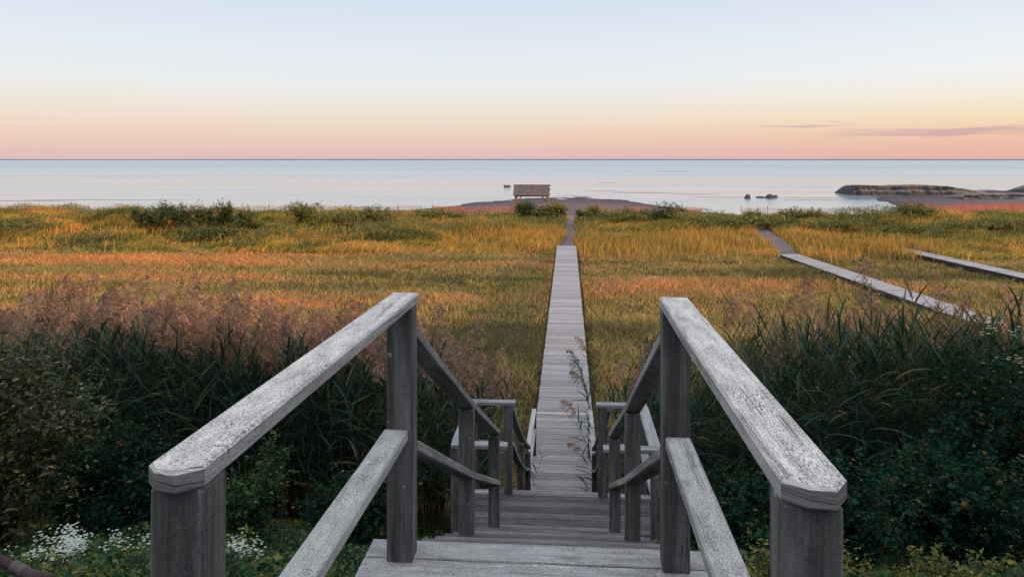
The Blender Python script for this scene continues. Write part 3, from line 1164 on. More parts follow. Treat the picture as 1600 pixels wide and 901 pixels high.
ledge('long dark rock ledge running out into the water, the leftmost of the ledges', 58.3, 88, 160, 12, 2.25, 2.0, 1.2, 12)
ledge('low dark ledge on the sand in front, at the right edge', 70.5, 114, 141, 9, 1.35, 7.0, 1.5, 6)
ledge('pale rock rising behind the ledges at the right edge of the picture', 100.5, 130, 172, 12, 3.0, 12.0, 6, 6)

# ------------------------------------------------------------------ grass and leaves


def in_view(x, y, margin=1.12, extra=1.5):
    c_, s_ = math.cos(R(4.217)), math.sin(R(4.217))
    xc = x * c_ + y * s_
    d = -x * s_ + y * c_
    return np.abs(xc) < .678 * margin * d + extra


def scatter(n, x0, x1, y0, y1, dens=None):
    x = RNG.uniform(x0, x1, n)
    y = RNG.uniform(y0, y1, n)
    k = in_view(x, y)
    x, y = x[k], y[k]
    if dens is not None:
        kk = RNG.random(len(x)) < dens(x, y)
        x, y = x[kk], y[kk]
    return x, y


def blades(x, y, z, h, wd, lean, bend=.5, lean_dir=None):
    """two-quad blades: 5 verts (quad + tip triangle)"""
    n = len(x)
    a = RNG.uniform(0, 2 * math.pi, n)
    ld = RNG.uniform(0, 2 * math.pi, n) if lean_dir is None else lean_dir
    cx, sx_ = np.cos(a) * wd / 2, np.sin(a) * wd / 2
    lx, ly = np.cos(ld) * lean * h, np.sin(ld) * lean * h
    base = np.stack([x, y, z - .03], 1)
    sd_ = np.stack([cx, sx_, np.zeros(n)], 1)
    mid = base + np.stack([lx * .35, ly * .35, h * .58], 1)
    tip = base + np.stack([lx * (1 + bend), ly * (1 + bend), h], 1)
    V = np.stack([base - sd_, base + sd_, mid + sd_ * .8, mid - sd_ * .8, tip], 1).reshape(-1, 3)
    i = np.arange(n) * 5
    Q = np.stack([i, i + 1, i + 2, i + 3], 1)
    T = np.stack([i + 3, i + 2, i + 4], 1)
    return V, Q, T


def grass(name, x, y, h, wd, lean, mat, bend=.5, z=None, lean_dir=None, kind='stuff'):
    zz = ground_z(x, y) if z is None else z
    V, Q, T = blades(x, y, zz, h, wd, lean, bend, lean_dir)
    rnd = np.repeat(RNG.random(len(x)), 5)
    o = link(name, np_mesh(name, V, [Q, T], mat, {'rnd': rnd}))
    tag(o, kind=kind)
    return o


def off_walk(x, y):
    ok = ~((np.abs(x + .075) < .80) & (y < 53))
    ok &= ~((np.abs(x - (16.6 - (y - 22) * 2.25 / 28.3)) < .78) & (y > 20) & (y < 51))
    ok &= ~((np.abs(x - (24.6 - (y - 34) * .1)) < .66) & (y > 33) & (y < 53.5))
    ok &= ~((np.abs(x - path1(y)) < .34 + .25 * (lump(x, y, 2.0) > 0)) & (y > 51))
    ok &= ~((np.abs(x - path2(y)) < .7) & (y > 49))
    return ok


# marsh: short salt hay, swirled in patches
x, y = scatter(760000, -50, 60, 13, 54, lambda x, y: off_walk(x, y) * np.clip(1.25 - y / 90, .4, 1))
sw = lump(x, y, .8)
sw2 = lump(x + 40, y * 2, .35)
h = (.23 + .08 * sw + .09 * sw2) * RNG.uniform(.5, 1.3, len(x))
h = np.clip(h, .08, .6)
x_near = np.abs(x + .075) < 1.5
h = np.where(x_near & (x < 0), h * .75, h)
grass('marsh_grass', x, y, h, RNG.uniform(.010, .026, len(x)) * (.55 + y / 38), np.clip(.45 + .6 * sw2, .1, 1.3), M['marsh_grass'], .6,
      lean_dir=1.2 * lump(x, y + 9, .35) * 2 + RNG.normal(0, 1.6, len(x)))

# tussocks of coarser grass scattered through the hay
cx_, cy_ = scatter(7000, -50, 60, 14, 53, lambda x, y: off_walk(x, y) * np.clip(.35 + lump(x + 3, y * 2, .6), .05, 1))
nb_ = 20
x = np.repeat(cx_, nb_) + RNG.normal(0, .11, len(cx_) * nb_)
y = np.repeat(cy_, nb_) + RNG.normal(0, .11, len(cx_) * nb_)
hc = np.repeat(RNG.uniform(.20, .44, len(cx_)), nb_)
k = off_walk(x, y)
x, y, hc = x[k], y[k], hc[k]
grass('marsh_tussocks', x, y, hc * RNG.uniform(.6, 1.1, len(x)), RNG.uniform(.012, .03, len(x)) * (.55 + y / 38), RNG.uniform(.2, 1.1, len(x)), M['tussock'], .6)

# taller bright cordgrass fringe at the foot of the dune
def band(x, y):
    c_ = 52.5 + 2.5 * lump(x, y * 0, .35)
    d1 = np.exp(-((y - c_ - 2) / 3.4) ** 2)
    nearc = np.exp(-(np.abs(x - 2) / 11.5) ** 6)
    rightc = np.exp(-((x - 21) / 4.5) ** 4)
    return off_walk(x, y) * d1 * np.clip(nearc + rightc + .06, 0, 1) * np.clip(.55 + .9 * lump(x, y, .9), .05, 1)


x, y = scatter(150000, -48, 52, 46, 62, band)
grass('golden_cordgrass', x, y, RNG.uniform(.6, 1.25, len(x)) * (.9 + .15 * lump(x, y, .6)), RNG.uniform(.03, .06, len(x)), RNG.uniform(.05, .3, len(x)), M['gold_reed'], .5)

# dune grass
x, y = scatter(420000, -66, 74, 50, 80, lambda x, y: off_walk(x, y) * np.clip(.75 + .5 * lump(x, y, .5), .15, 1))
h = np.clip(.42 + .32 * lump(x, y, .7), .16, .85) * RNG.uniform(.5, 1.35, len(x))
grass('dune_grass', x, y, h, RNG.uniform(.03, .06, len(x)), np.clip(.5 + .4 * lump(x, y, .3), .1, 1.2), M['dune_grass'], .7,
      lean_dir=RNG.normal(.4, 1.0, len(x)))
# patches of low leafy cover between the grasses
x, y = scatter(420000, -66, 74, 54, 76, lambda x, y: off_walk(x, y) * np.clip((lump(x + 7, y * 1.6, .42) + .08) * 3, 0, 1))
z_ = ground_z(x, y) + RNG.random(len(x)) ** .5 * (.42 + .75 * np.clip(lump(x, y, 1.1) + .5, 0, 1))
DUNE_COVER = (x, y, z_)
# a few tall seed stalks along the crest
x, y = scatter(1500, -60, 66, 60, 74, lambda x, y: off_walk(x, y) * (lump(x, y, .8) > 0))
grass('dune_seed_stalks', x, y, RNG.uniform(.6, 1.3, len(x)), RNG.uniform(.035, .06, len(x)), RNG.uniform(.02, .25, len(x)), M['gold_reed'], .4)


def leaves_at(P0, size, mat_up=.3, aspect=2.2, fold=.25):
    """each leaf a folded diamond of two triangles; P0 (n,3), size (n,)"""
    n = len(P0)
    d = RNG.normal(size=(n, 3))
    d[:, 2] = d[:, 2] * .5 - .1
    d /= np.linalg.norm(d, axis=1)[:, None]
    up = RNG.normal(size=(n, 3)) * .55 + np.array([0, 0, 1.0])
    s_ = np.cross(d, up)
    s_ /= np.linalg.norm(s_, axis=1)[:, None] + 1e-9
    nn = np.cross(s_, d)
    sz = size[:, None]
    tip = P0 + d * sz
    m_ = P0 + d * sz * .45
    a_ = m_ + s_ * sz / aspect / 1.1 + nn * sz * fold * .4
    b_ = m_ - s_ * sz / aspect / 1.1 + nn * sz * fold * .4
    V = np.stack([P0, a_, tip, b_], 1).reshape(-1, 3)
    i = np.arange(n) * 4
    T = np.concatenate([np.stack([i, i + 1, i + 2], 1), np.stack([i, i + 2, i + 3], 1)])
    return V, T


def leaf_mesh(name, P0, size, mat, **kw):
    V, T = leaves_at(P0, size, **kw)
    return np_mesh(name, V, T, mat, {'rnd': np.repeat(RNG.random(len(P0)), 4)})


def shrub(name, label, cat, x, y, rx, ry, hgt, n, size, mat, group=None, base=0.0, seed=0, flowers=None, lobes=9, z=None, aspect=2.2):
    """stems from one base, leaf sprays in uneven lobes"""
    rs = np.random.default_rng(seed + 100)
    zb_ = gz(x, y) if z is None else z
    root = empty(name, (x, y, zb_))
    tag(root, label, cat, group)
    cs = []
    for i in range(lobes):
        a_ = rs.uniform(0, 6.28)
        r_ = rs.uniform(.1, .72)
        hz_ = rs.uniform(.28, .86) * (1 - .3 * r_)
        cs.append((math.cos(a_) * r_ * rx, math.sin(a_) * r_ * ry, hz_ * hgt, rs.uniform(.26, .48)))
    pts = []
    sprays = max(20, n // 26)
    per = max(6, n // sprays)
    for s_ in range(sprays):
        c0 = cs[rs.integers(lobes)]
        dv = rs.normal(size=3)
        dv[2] = dv[2] * .8 + .25
        dv /= np.linalg.norm(dv)
        rr = rs.uniform(.35, 1.12)
        p_ = np.array([c0[0], c0[1], c0[2]]) + dv * rr * np.array([rx, ry, hgt * .75]) * c0[3]
        out = dv * size * 5 + np.array([0, 0, size * 1.5])
        tt = rs.random(per)
        q = p_[None, :] + out[None, :] * (tt[:, None] - .5) + rs.normal(size=(per, 3)) * size * .55
        pts.append(q)
    Pn = np.concatenate(pts)
    Pn = Pn[Pn[:, 2] > .02 - base]
    me = leaf_mesh('foliage', Pn, np.clip(rs.lognormal(-.12, .38, len(Pn)), .35, 2.1) * size, mat, aspect=aspect)
    link('foliage', me, root)
    mb_ = MB()
    for c0 in cs:
        mid = (c0[0] * .4, c0[1] * .4, c0[2] * .5)
        mb_.tube([(rs.uniform(-.05, .05), rs.uniform(-.05, .05), -.1), mid, (c0[0], c0[1], c0[2] + .1 * hgt)], [.018 * hgt + .003, .011 * hgt + .002, .003], 5)
    st_ = mb_.build('stems', M['twig'], root)
    if flowers:
        nf, fs_, fm, fn = flowers
        if nf > 0:
            # flower heads sit on the top of the outermost sprays
            top = Pn[np.argsort(-(Pn[:, 2] + rs.normal(size=len(Pn)) * .12 * hgt))[:max(nf // 6, 4)]]
            V_, T_, k_ = [], [], 0
            for c1 in top:
                for q in range(6):
                    ce = c1 + rs.normal(size=3) * size * 1.1 + np.array([0, 0, size * .8])
                    for pt in range(6):
                        a_ = pt * 1.047 + rs.uniform(0, .4)
                        dx_, dy_ = math.cos(a_), math.sin(a_)
                        V_ += [ce, ce + np.array([dx_ * .8 - dy_ * .3, dy_ * .8 + dx_ * .3, .2]) * fs_, ce + np.array([dx_ * 1.0, dy_ * 1.0, .1]) * fs_,
                               ce + np.array([dx_ * .8 + dy_ * .3, dy_ * .8 - dx_ * .3, .2]) * fs_]
                        T_.append([k_, k_ + 1, k_ + 2, k_ + 3])
                        k_ += 4
            tag(link(fn, np_mesh(fn, np.array(V_), np.array(T_), fm, {'rnd': np.repeat(rs.random(k_ // 4), 4)}), root), kind='stuff')
    return root


o = link('dune_ground_cover', leaf_mesh('dune_ground_cover', np.stack(DUNE_COVER, 1), RNG.uniform(.05, .12, len(DUNE_COVER[0])), M['dune_shrub_mid']))
tag(o, kind='stuff')
# dune shrubs ------------------------------------------------------
DS = 'low shrubs growing on the dune'


def at(u, v, d):
    """photo pixel + distance -> world point (used once, offline style, to lay things out)"""
    xc = (u - 800) / 1180 * d
    c_, s_ = math.cos(R(4.217)), math.sin(R(4.217))
    return (xc * c_ - d * s_, xc * s_ + d * c_, 7.5 - (v - 248) / 1180 * d)


dune_list = [
    (222, 61, 1.7, 1.6, 'dune_shrub', 'round dark bush at the left end of the dark dune thicket'),
    (258, 62, 2.0, 1.75, 'dune_shrub', 'dark dune bush, second from the left in the dark thicket left of centre'),
    (303, 61.5, 2.1, 1.9, 'dune_shrub', 'tallest dark green bush in the middle of the thicket on the left dune'),
    (348, 62, 2.0, 1.8, 'dune_shrub', 'dark dune bush just right of the tallest bush of the left thicket'),
    (392, 61, 1.9, 1.65, 'dune_shrub', 'dark bush at the right end of the thicket on the left dune'),
    (345, 57.5, 2.6, .9, 'dune_shrub', 'low green bush spreading below the dark thicket on the left dune'),
    (468, 64, 1.6, 1.5, 'dune_shrub', 'olive bush breaking the dune skyline, right of the dark left thicket'),
    (530, 63, 2.2, 1.35, 'dune_shrub', 'wide green bush on the dune crest where the long pale fence runs behind'),
    (600, 64, 2.4, 1.25, 'dune_shrub', 'low green bush on the dune crest at the right end of the long pale fence'),
    (700, 69, 1.8, .8, 'dune_shrub', 'small green bush in front of the red slat fence'),
    (20, 60, 2.4, 1.2, 'dune_shrub', 'grey green bush low on the dune at the far left edge'),
    (820, 67, 1.9, 1.45, 'dune_shrub', 'dense dark green bush under the left post of the beach shelter'),
    (864, 66.5, 1.45, 1.4, 'dune_shrub_gold', 'yellow green bush between the beach shelter and the path opening'),
    (925, 66, 1.3, 1.0, 'dune_shrub_gold', 'pale green bush at the right side of the path opening'),
    (1040, 64, 2.2, 1.45, 'dune_shrub', 'dark green bush on the crest right of the path, above the golden cordgrass'),
    (980, 64, 2.0, 1.1, 'dune_shrub', 'soft green bush between the path opening and the dark crest bush'),
    (1100, 61, 2.4, 1.1, 'dune_shrub', 'low olive bush on the dune slope left of the sandy side path'),
    (1165, 62, 1.7, .9, 'dune_shrub', 'olive bush at the top of the sandy side path'),
    (1182, 66, 1.1, 1.25, 'dune_shrub_gold', 'bright yellow green bush on the skyline beside the side path'),
    (1238, 65, 1.6, 1.3, 'dune_shrub', 'green bush right of the side path on the dune crest'),
    (1345, 63, 2.2, 1.45, 'dune_shrub', 'round olive bush on the crest below the leftmost rock ledge'),
    (1430, 65, 2.0, 1.4, 'dune_shrub', 'olive bush in front of the left end of the orange red fence'),
    (1300, 60, 2.0, .8, 'dune_shrub', 'low green bush beside the far end of the right boardwalk'),
    (1410, 59, 2.4, .8, 'dune_shrub', 'wide olive bush on the dune above the farthest boardwalk'),
    (1490, 60, 2.2, .9, 'dune_shrub', 'dark green bush on the right dune, left of the small bare sand patch'),
    (1560, 62, 2.0, .9, 'dune_shrub', 'olive bush on the dune close to the right edge'),
]
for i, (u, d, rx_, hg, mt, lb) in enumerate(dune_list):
    if mt == 'dune_shrub' and i > 5 and i not in (11, 14):  # the olive ones
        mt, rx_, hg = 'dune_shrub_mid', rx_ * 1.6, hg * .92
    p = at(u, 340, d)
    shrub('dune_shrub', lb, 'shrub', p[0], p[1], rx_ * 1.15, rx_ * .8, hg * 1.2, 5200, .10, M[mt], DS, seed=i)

# near undergrowth --------------------------------------------------
NB = 'leafy bushes around the stairs'


def place(u, d): 
    p = at(u, 500, d)
    return p[0], p[1]


def near_bush(label, u, d, rx_, ry_, hg, n, size, mat, seed, name='leafy_bush', cat='bush', flowers=None, lobes=12, group=NB, aspect=2.2):
    x_, y_ = place(u, d)
    return shrub(name, label, cat, x_, y_, rx_, ry_, hg, int(n * 2.1), size * .66, M[mat], group, seed=seed, flowers=flowers, lobes=lobes, aspect=aspect)


near_bush('tall olive green bush with narrow leaves at the left edge of the picture', -5, 6.9, 1.05, .9, 2.05, 7500, .078, 'bush_olive', 201, lobes=30, aspect=3.6)
near_bush('tall dark bush rising at the right edge of the picture', 1585, 7.6, 1.15, 1.0, 2.35, 13000, .06, 'bush_dark', 202,
          flowers=(90, .022, M['cream'], 'flower_heads'))
near_bush('dark bush between the right handrail and the tall bush at the right edge', 1450, 6.6, 1.0, .9, 1.35, 9000, .055, 'bush_dark', 203)
near_bush('low dark bush right behind the near right post', 1340, 5.6, .75, .7, .95, 6500, .05, 'bush_dark', 204)
near_bush('small bright green bush between the near left post and the mid rail', 392, 6.6, .36, .4, 1.25, 3600, .04, 'cover', 205)
near_bush('dark green bush under the reeds left of the near left post', 150, 7.6, 1.1, .9, 1.1, 8500, .055, 'bush_dark', 206)
near_bush('dark vine covered bush below the reeds between the left mid rail and the stair posts', 560, 8.2, .8, .7, .95, 5500, .05, 'bush_dark', 207)
near_bush('dark bush beside the landing on the right of the stairs', 1130, 7.6, .8, .8, 1.05, 6500, .05, 'bush_dark', 208)
near_bush('dark bush filling the gap behind the right handrail', 1235, 7.4, .9, .8, 1.0, 7500, .05, 'bush_dark', 209)
AG = 'white flowering asters at the bottom left'
near_bush('largest patch of white asters in the bottom left corner', 90, 4.55, .42, .28, .24, 1500, .035, 'cover', 220, 'white_aster', 'flowering plant', (620, .0085, M['white'], 'flowers'), 8, AG)
near_bush('small clump of white asters just left of the near left post', 185, 4.6, .16, .2, .22, 500, .035, 'cover', 221, 'white_aster', 'flowering plant', (110, .0085, M['white'], 'flowers'), 5, AG)
near_bush('clump of white asters just right of the near left post', 395, 4.6, .25, .25, .26, 800, .035, 'cover', 222, 'white_aster', 'flowering plant', (300, .0085, M['white'], 'flowers'), 6, AG)
GG = 'yellow green goldenrod clumps along the bottom edge'
near_bush('yellow green goldenrod clump at the bottom, right next to the near right post', 1365, 4.4, .28, .3, .34, 1300, .045, 'goldenrod', 230, 'goldenrod', 'plant', None, 6, GG, 3.2)
near_bush('yellow green goldenrod clump at the bottom right, halfway to the corner', 1465, 4.6, .3, .3, .33, 1300, .045, 'goldenrod', 231, 'goldenrod', 'plant', None, 6, GG, 3.2)
near_bush('yellow green goldenrod clump in the bottom right corner', 1570, 4.6, .3, .3, .30, 1200, .045, 'goldenrod', 232, 'goldenrod', 'plant', None, 6, GG, 3.2)
near_bush('yellowing goldenrod seen between the right mid rail and the near right post', 1185, 4.3, .14, .25, .55, 420, .05, 'goldenrod', 233, 'goldenrod', 'plant', None, 5, GG, 3.2)
near_bush('yellowing goldenrod under the left handrail beside the asters', 300, 4.6, .5, .25, .34, 900, .045, 'goldenrod', 234, 'goldenrod', 'plant', None, 6, GG, 3.0)

# ground cover of small leaves on the slope
x, y = scatter(800000, -13, 13, 2.2, 12.5, lambda x, y: ~((x > -.75) & (x < .5) & (y < 9.2)) * np.clip(1.1 - .0 * y, .4, 1))
hh = .10 + .34 * np.clip(.5 + .6 * lump(x, y, 1.6), 0, 1)
inner = (np.abs(x + .12) < .85)
hh = np.where(inner, np.minimum(hh, .2), hh)
z_ = ground_z(x, y) + RNG.random(len(x)) ** .6 * hh
o = link('ground_cover', leaf_mesh('ground_cover', np.stack([x, y, z_], 1), np.clip(RNG.lognormal(-3.65, .40, len(x)), .012, .052), M['cover']))
tag(o, kind='stuff')

# ------------------------------------------------------------------ reeds
def ribbon(p0, d0, length, width, droop, rs, seg=4):
    """leaf: returns verts (2*(seg)+1) and faces"""
    p = np.array(p0, float)
    d = np.array(d0, float)
    d /= np.linalg.norm(d)
    side = np.cross(d, [0, 0, 1.0])
    if np.linalg.norm(side) < 1e-3: side = np.array([1.0, 0, 0])
    side /= np.linalg.norm(side)
    tw = rs.uniform(-.8, .8)
    V, F4, F3 = [], [], []
    prof = [.55, 1.0, .85, .5]
    for k in range(seg):
        nrm = np.cross(side, d)
        s_ = side * math.cos(tw) + nrm * math.sin(tw)
        wv = width / 2 * prof[k]
        V += [p - s_ * wv, p + s_ * wv]
        p = p + d * length / seg
        d = d + np.array([0, 0, -droop])
        d /= np.linalg.norm(d)
    V.append(p)
    for k in range(seg - 1):
        F4.append([2 * k, 2 * k + 1, 2 * k + 3, 2 * k + 2])
    F3.append([2 * seg - 2, 2 * seg - 1, 2 * seg])
    return V, F4, F3


def reed_geom(seed, H, nleaf, plume, dry=False):
    rs = np.random.default_rng(seed)
    bendx, bendy = rs.normal(0, .10, 2) * H
    def axis(f_): return np.array([bendx * f_ ** 2, bendy * f_ ** 2, H * f_])
    V, Q, T, rv, mi4, mi3 = [], [], [], [], [], []
    # stem: triangular tube
    segs = 5
    for k in range(segs + 1):
        c0 = axis(k / segs)
        r_ = .0065 * (1 - .6 * k / segs)
        for q in range(3):
            V.append(c0 + np.array([math.cos(q * 2.094), math.sin(q * 2.094), 0]) * r_)
            rv.append(.3 + .4 * rs.random())
    for k in range(segs):
        for q in range(3):
            Q.append([3 * k + q, 3 * k + (q + 1) % 3, 3 * k + 3 + (q + 1) % 3, 3 * k + 3 + q])
            mi4.append(1)
    plane = rs.uniform(0, 6.28)
    for i in range(nleaf):
        f_ = .30 + .68 * (i + rs.uniform(-.3, .3)) / nleaf
        a_ = plane + (i % 2) * math.pi + rs.normal(0, .45)
        elev = rs.uniform(.35, 1.2) + 1.2 * (f_ > .82)
        ln = rs.uniform(.38, .62) * (1.1 - .45 * abs(f_ - .65))
        v, f4, f3 = ribbon(axis(f_), [math.cos(a_), math.sin(a_), elev], ln, rs.uniform(.020, .034), rs.uniform(.03, .34), rs)
        b_ = len(V)
        V += v
        lr = rs.random() if not dry else .96
        rv += [lr] * len(v)
        Q += [[b_ + j for j in f] for f in f4]
        mi4 += [0] * len(f4)
        T += [[b_ + j for j in f] for f in f3]
        mi3 += [0] * len(f3)
    top = axis(1.0)
    PV, PT, PR = [], [], []
    if plume:
        ph = rs.uniform(.46, .62)
        lean = rs.normal(0, .5)
        L_ = np.array([math.cos(lean), math.sin(lean), 0])
        nb = 44
        for i in range(nb):
            f_ = i / (nb - 1)
            c0 = top + np.array([0, 0, ph * f_ * .92]) + L_ * .20 * f_ ** 2
            a_ = rs.uniform(0, 6.28)
            bl = ph * .46 * (math.sin(math.pi * (f_ * .78 + .17)) ** .8) * rs.uniform(.7, 1.2)
            bd = np.array([math.cos(a_), math.sin(a_), 0]) * .55 + L_ * .55 + np.array([0, 0, .75])
            bd /= np.linalg.norm(bd)
            br = rs.random()
            for j in range(9):
                g = (j + .8) / 9
                q0 = c0 + bd * bl * g + np.array([0, 0, -.75 * bl * g * g])
                dd = bd + np.array([0, 0, -1.5 * g]) + rs.normal(0, .28, 3)
                dd /= np.linalg.norm(dd)
                q1 = q0 + dd * rs.uniform(.035, .065)
                wv = np.cross(dd, rs.normal(size=3))
                wv = wv / np.linalg.norm(wv) * rs.uniform(.005, .009)
                k = len(PV)
                mid = (q0 + q1) / 2
                PV += [q0, mid + wv, q1, mid - wv]
                PR.append(min(1, max(0, br * .75 + g * .25 + rs.normal(0, .08))))
                PT.append([k, k + 1, k + 2, k + 3])
    return (np.array(V), np.array(Q), np.array(T), np.array(rv), np.array(mi4), np.array(mi3), np.array(PV) if plume else None, np.array(PT) if plume else None, np.array(PR))


def reed_mesh(g):
    me = np_mesh('common_reed', g[0], [g[1], g[2]], M['reed_leaf'], {'rnd': g[3]})
    me.materials.append(M['reed_stem'])
    me.polygons.foreach_set('material_index', np.concatenate([g[4], g[5]]).astype(np.int32))
    return me


variants = []
for i in range(9):
    variants.append(reed_geom(500 + i, 3.0, 16 + i % 3, i % 3 != 2, dry=(i == 8)))
vm = [reed_mesh(g) for g in variants]
vp = []
for i, g in enumerate(variants):
    if g[6] is None:
        vp.append(None)
        continue
    rr = np.repeat(g[8], 4)
    vp.append(np_mesh('plume', g[6], g[7], M['plume'] if i % 2 == 0 else M['plume_grey'], {'rnd': rr}))


def bed_density(x, y):
    """where reeds grow"""
    lf = (x < -1.15) & (y > 9.2 + .5 * np.sin(x * 1.3)) & (y < 15.2 + 1.2 * np.sin(x * .5) + np.clip((-x - 6) * .3, -3.0, 1.2))
    rt = (x > .95) & (y > 9.0 + .5 * np.sin(x * 1.1)) & (y < 15.4 + 1.4 * np.sin(x * .7 + 1) + np.clip((x - 4) * .4, -2.5, 2.5))
    rt &= ~((x > 15.0))
    return lf | rt


def reed_height(x, y):
    hgt = 2.75 + .30 * lump(x, y, .9)
    hgt = np.where((x < 0) & (x > -3.2), hgt - .55 * (1 - (-x - 1.0) / 2.2), hgt)
    hgt = np.where((x > 0) & (x < 3.0), hgt - .55 * (1 - (x - .9) / 2.1), hgt)
    hgt = np.where(x < -3.5, hgt - .10, hgt)
    hgt = np.where(x > 3.0, hgt + .38, hgt)
    hgt = hgt - .75 * sst(6.6, 7.8, x) * (1 - sst(10.2, 11.2, x))
    return hgt


x = RNG.uniform(-17, 17, 15000)
y = RNG.uniform(8.8, 21, 15000)
k = bed_density(x, y) & in_view(x, y, 1.1, 1.0)
x, y = x[k], y[k]
# thin the bed to roughly 14 stems a square metre, denser at the front edge
keep = RNG.random(len(x)) < np.where(y < 12.5, 1.0, .75)
x, y = x[keep], y[keep]
hs = reed_height(x, y) * RNG.normal(1, .07, len(x))
rz = RNG.normal(0, .8, len(x))
PL = np.array([0, 1, 3, 4, 6, 7])
NP = np.array([2, 5, 2, 5, 8])
pprob = np.where(x < 0, .34, .06) * np.where((x < 0) | (y > 11), 1.2, .6) * np.where(x > 6, .45, 1)
vi = np.where(RNG.random(len(x)) < pprob, PL[RNG.integers(0, 6, len(x))], NP[RNG.integers(0, 5, len(x))])
# more flower plumes on the left bed
d_ = np.hypot(x, y)
order = np.argsort(d_)
indiv = order[:290]
rest = order[290:]
zz = ground_z(x, y)
LBL = {
    (0, True): ('tall plumed green reed in the front of the bed left of the stairs', 'plumed reeds at the front of the left bed'),
    (0, False): ('tall green reed without plume in the front of the bed left of the stairs', 'plumeless reeds at the front of the left bed'),
    (1, True): ('tall plumed green reed in the front of the bed right of the stairs', 'plumed reeds at the front of the right bed'),
    (1, False): ('tall green reed without plume in the front of the bed right of the stairs', 'plumeless reeds at the front of the right bed'),
}


def put_reed(x_, y_, z_, h_, a_, v_, lb, gp, tilt=(0, 0)):
    o_ = link('common_reed', vm[v_])
    o_.location = (x_, y_, z_ - .05)
    s_ = h_ / 3.0
    o_.scale = (.55 + .45 * s_, .55 + .45 * s_, s_)
    o_.rotation_euler = (Matrix.Rotation(tilt[1], 3, 'Y') @ Matrix.Rotation(tilt[0], 3, 'X') @ Matrix.Rotation(a_, 3, 'Z')).to_euler()
    tag(o_, lb, 'reed', gp)
    if vp[v_] is not None:
        link('plume', vp[v_], o_)
    return o_


for q in indiv:
    side_ = 0 if x[q] < 0 else 1
    lb, gp = LBL[(side_, vp[vi[q]] is not None)]
    put_reed(x[q], y[q], zz[q], hs[q], rz[q], vi[q], lb, gp, tuple(RNG.normal(0, .05, 2)))

# reeds that lean over the right side of the boardwalk
for (xx, yy, hh_, v_, tx, ty, a_, lb) in [
    (.70, 12.4, 1.9, 0, -.04, -.22, 3.0, 'reed leaning over the right side of the boardwalk, nearest to the stairs'),
    (.80, 14.2, 2.2, 1, .02, -.34, 3.3, 'reed whose plume hangs over the boardwalk beside the end of the right railing'),
    (.82, 15.8, 2.2, 3, 0, -.30, 2.8, 'reed arching over the right edge of the boardwalk just past the railing'),
    (.72, 13.3, 1.3, 4, .05, -.36, 3.6, 'short reed sticking out over the lowest boardwalk planks on the right'),
    (.66, 13.0, 1.0, 2, .1, -.42, 3.0, 'low leafy reed bending over the boardwalk planks beside the lower right railing'),
    (.78, 15.0, 1.7, 5, -.1, -.34, 3.4, 'leafy reed without plume arching over the middle of the reedy stretch of boardwalk'),
    (.80, 16.5, 2.0, 7, .06, -.28, 3.1, 'slim plumed reed leaning over the boardwalk, second farthest of those on the right'),
    (-.78, 13.9, 1.2, 2, .0, .30, .2, 'only reed leaning over the left edge of the boardwalk'),
    (.95, 17.3, 2.2, 6, 0, -.22, 3.0, 'farthest of the reeds leaning towards the boardwalk on the right')]:
    put_reed(xx, yy, gz(xx, yy), hh_, a_, v_, lb, 'reeds leaning over the boardwalk', (tx, ty))

# the mass of the bed behind
def mass(name, ids, part, mats):
    Vs, Fs4, Fs3, rn, off = [], [], [], [], 0
    mi4, mi3 = [], []
    for v_ in range(9):
        sel = ids[vi[ids] == v_]
        if not len(sel): continue
        g = variants[v_]
        if part == 'plume':
            if g[6] is None: continue
            base = g[6]
        else:
            base = g[0]
        n_, m_ = len(sel), len(base)
        ca, sa = np.cos(rz[sel]), np.sin(rz[sel])
        s_ = hs[sel] / 3.0
        sxy = .55 + .45 * s_
        bx = base[None, :, 0] * sxy[:, None]
        by = base[None, :, 1] * sxy[:, None]
        X_ = bx * ca[:, None] - by * sa[:, None] + x[sel][:, None]
        Y_ = bx * sa[:, None] + by * ca[:, None] + y[sel][:, None]
        Z_ = base[None, :, 2] * s_[:, None] + zz[sel][:, None] - .05
        tx = RNG.normal(0, .05, (n_, 2))
        X_ += (Z_ - zz[sel][:, None]) * tx[:, :1]
        Y_ += (Z_ - zz[sel][:, None]) * tx[:, 1:]
        Vs.append(np.stack([X_, Y_, Z_], 2).reshape(-1, 3))
        o_ = off + np.arange(n_)[:, None, None] * m_
        if part == 'plume':
            Fs4.append((g[7][None] + o_).reshape(-1, 4))
            rn.append(np.clip(np.tile(np.repeat(g[8], 4), n_) * .6 + np.repeat(RNG.random(n_), m_) * .4, 0, 1))
        else:
            Fs4.append((g[1][None] + o_).reshape(-1, 4))
            Fs3.append((g[2][None] + o_).reshape(-1, 3))
            mi4.append(np.tile(g[4], n_))
            mi3.append(np.tile(g[5], n_))
            rn.append(np.clip(np.tile(g[3], n_) * .8 + np.repeat(RNG.random(n_), m_) * .25, 0, 1))
        off += n_ * m_
    fl = [np.concatenate(Fs4)] + ([np.concatenate(Fs3)] if Fs3 else [])
    me = np_mesh(name, np.concatenate(Vs), fl, mats[0], {'rnd': np.concatenate(rn)})
    if part != 'plume':
        me.materials.append(mats[1])
        me.polygons.foreach_set('material_index', np.concatenate(mi4 + mi3).astype(np.int32))
    o_ = link(name, me)
    tag(o_, kind='stuff')
    return o_


print('reeds', len(x))
rb = mass('reed_bed', rest, 'leaf', (M['reed_leaf'], M['reed_stem']))
pl_ = mass('reed_plumes', rest, 'plume', (M['plume'],))

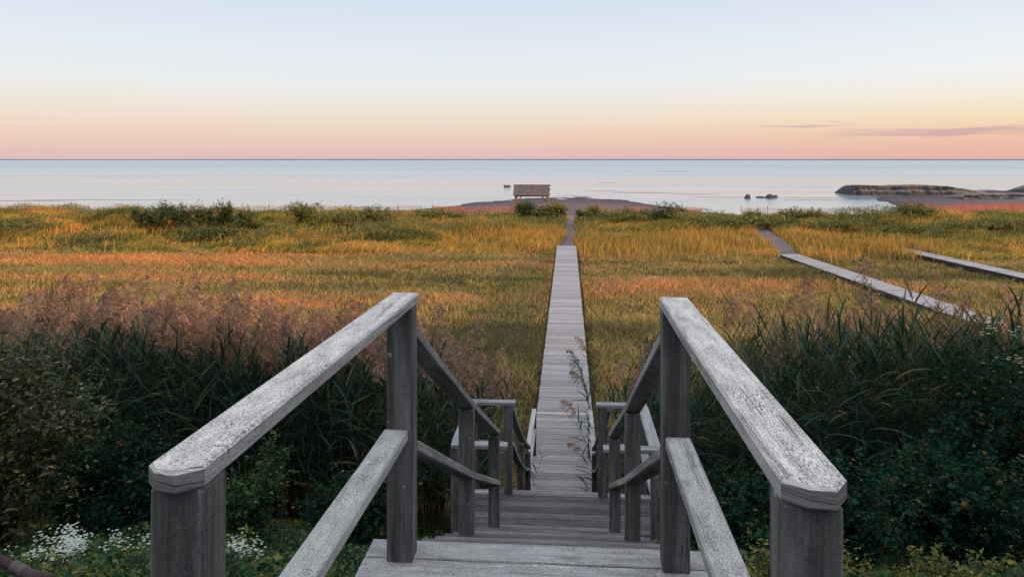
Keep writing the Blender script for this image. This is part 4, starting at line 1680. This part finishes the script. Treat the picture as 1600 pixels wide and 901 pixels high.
# dead straw between the reed stems
xs_ = RNG.uniform(-16, 16, 9000)
ys_ = RNG.uniform(8.6, 19, 9000)
k = bed_density(xs_, ys_ + .5) & in_view(xs_, ys_)
xs_, ys_ = xs_[k], ys_[k]
grass('dead_reed_straw', xs_, ys_, RNG.uniform(.9, 2.1, len(xs_)), RNG.uniform(.008, .016, len(xs_)), RNG.uniform(0, .35, len(xs_)),
      leafmat('dead_straw', [(0, (.03, .025, .02)), (.75, (.06, .048, .034)), (1, (.20, .15, .10))], .1, .7), .3)

# ------------------------------------------------------------------ rusty pipe at the bottom left
pr = empty('rusty_pipe', (-1.15, .9, gz(-1.15, .9)))
tag(pr, 'rusty brown iron pipe with a sleeve and a round elbow in the bottom left corner', 'pipe')


def W3(u, v, d):
    p_ = at(u, v, d)
    return Vector((p_[0], p_[1], p_[2])) - Vector(pr.location)


mb = MB()
a0, a1 = W3(-160, 790, 1.55), W3(30, 890, 1.42)
mb.tube([a0, a0.lerp(a1, .5), a1], .0095, 16)
mb.build('pipe', M['rust'], pr, smooth=True)
mb = MB()
b0, b1 = W3(20, 884, 1.43), W3(43, 897, 1.41)
mb.tube([b0, b0.lerp(b1, .08), b0.lerp(b1, .45), b0.lerp(b1, .5), b0.lerp(b1, .55), b0.lerp(b1, .92), b1], [.0105, .0122, .0122, .0108, .0122, .0122, .0105], 18)
mb.build('sleeve', M['galv'], pr, smooth=True)
mb = MB()
c0 = W3(66, 905, 1.40)
mb.tube([W3(38, 893, 1.412), W3(50, 899, 1.405), c0, c0 + Vector((0, 0, -.05)), c0 + Vector((0, 0, -1.0))], [.0098, .0105, .019, .021, .013], 18)
mb.build('elbow', M['rust'], pr, smooth=True)

# gulls, far out
def gull(label, u, v, d, s_):
    p_ = at(u, v, d)
    verts = [(0, -.5, 0), (0, .5, .05), (-.12, 0, .08), (.12, 0, .08), (0, 0, -.1), (-.9, .1, .35), (-1.7, -.15, .15), (-.8, -.2, .33), (.9, .1, .35), (1.7, -.15, .15), (.8, -.2, .33)]
    faces = [[0, 2, 4], [0, 4, 3], [1, 4, 2], [1, 3, 4], [0, 3, 2], [1, 2, 3], [2, 5, 7], [5, 6, 7], [3, 10, 8], [8, 10, 9], [2, 1, 5], [3, 8, 1]]
    o_ = link('bird', np_mesh('bird', np.array(verts) * s_, np.array(faces), M['rock']))
    o_.location = p_
    o_.rotation_euler = (.3, .5, .6)
    tag(o_, label, 'bird', 'birds far off in the sky')


gull('tiny dark bird high in the sky above the beach shelter', 852, 133, 150, .27)
gull('tiny dark bird in the pale sky near the right edge', 1480, 106, 170, .2)
print('done')
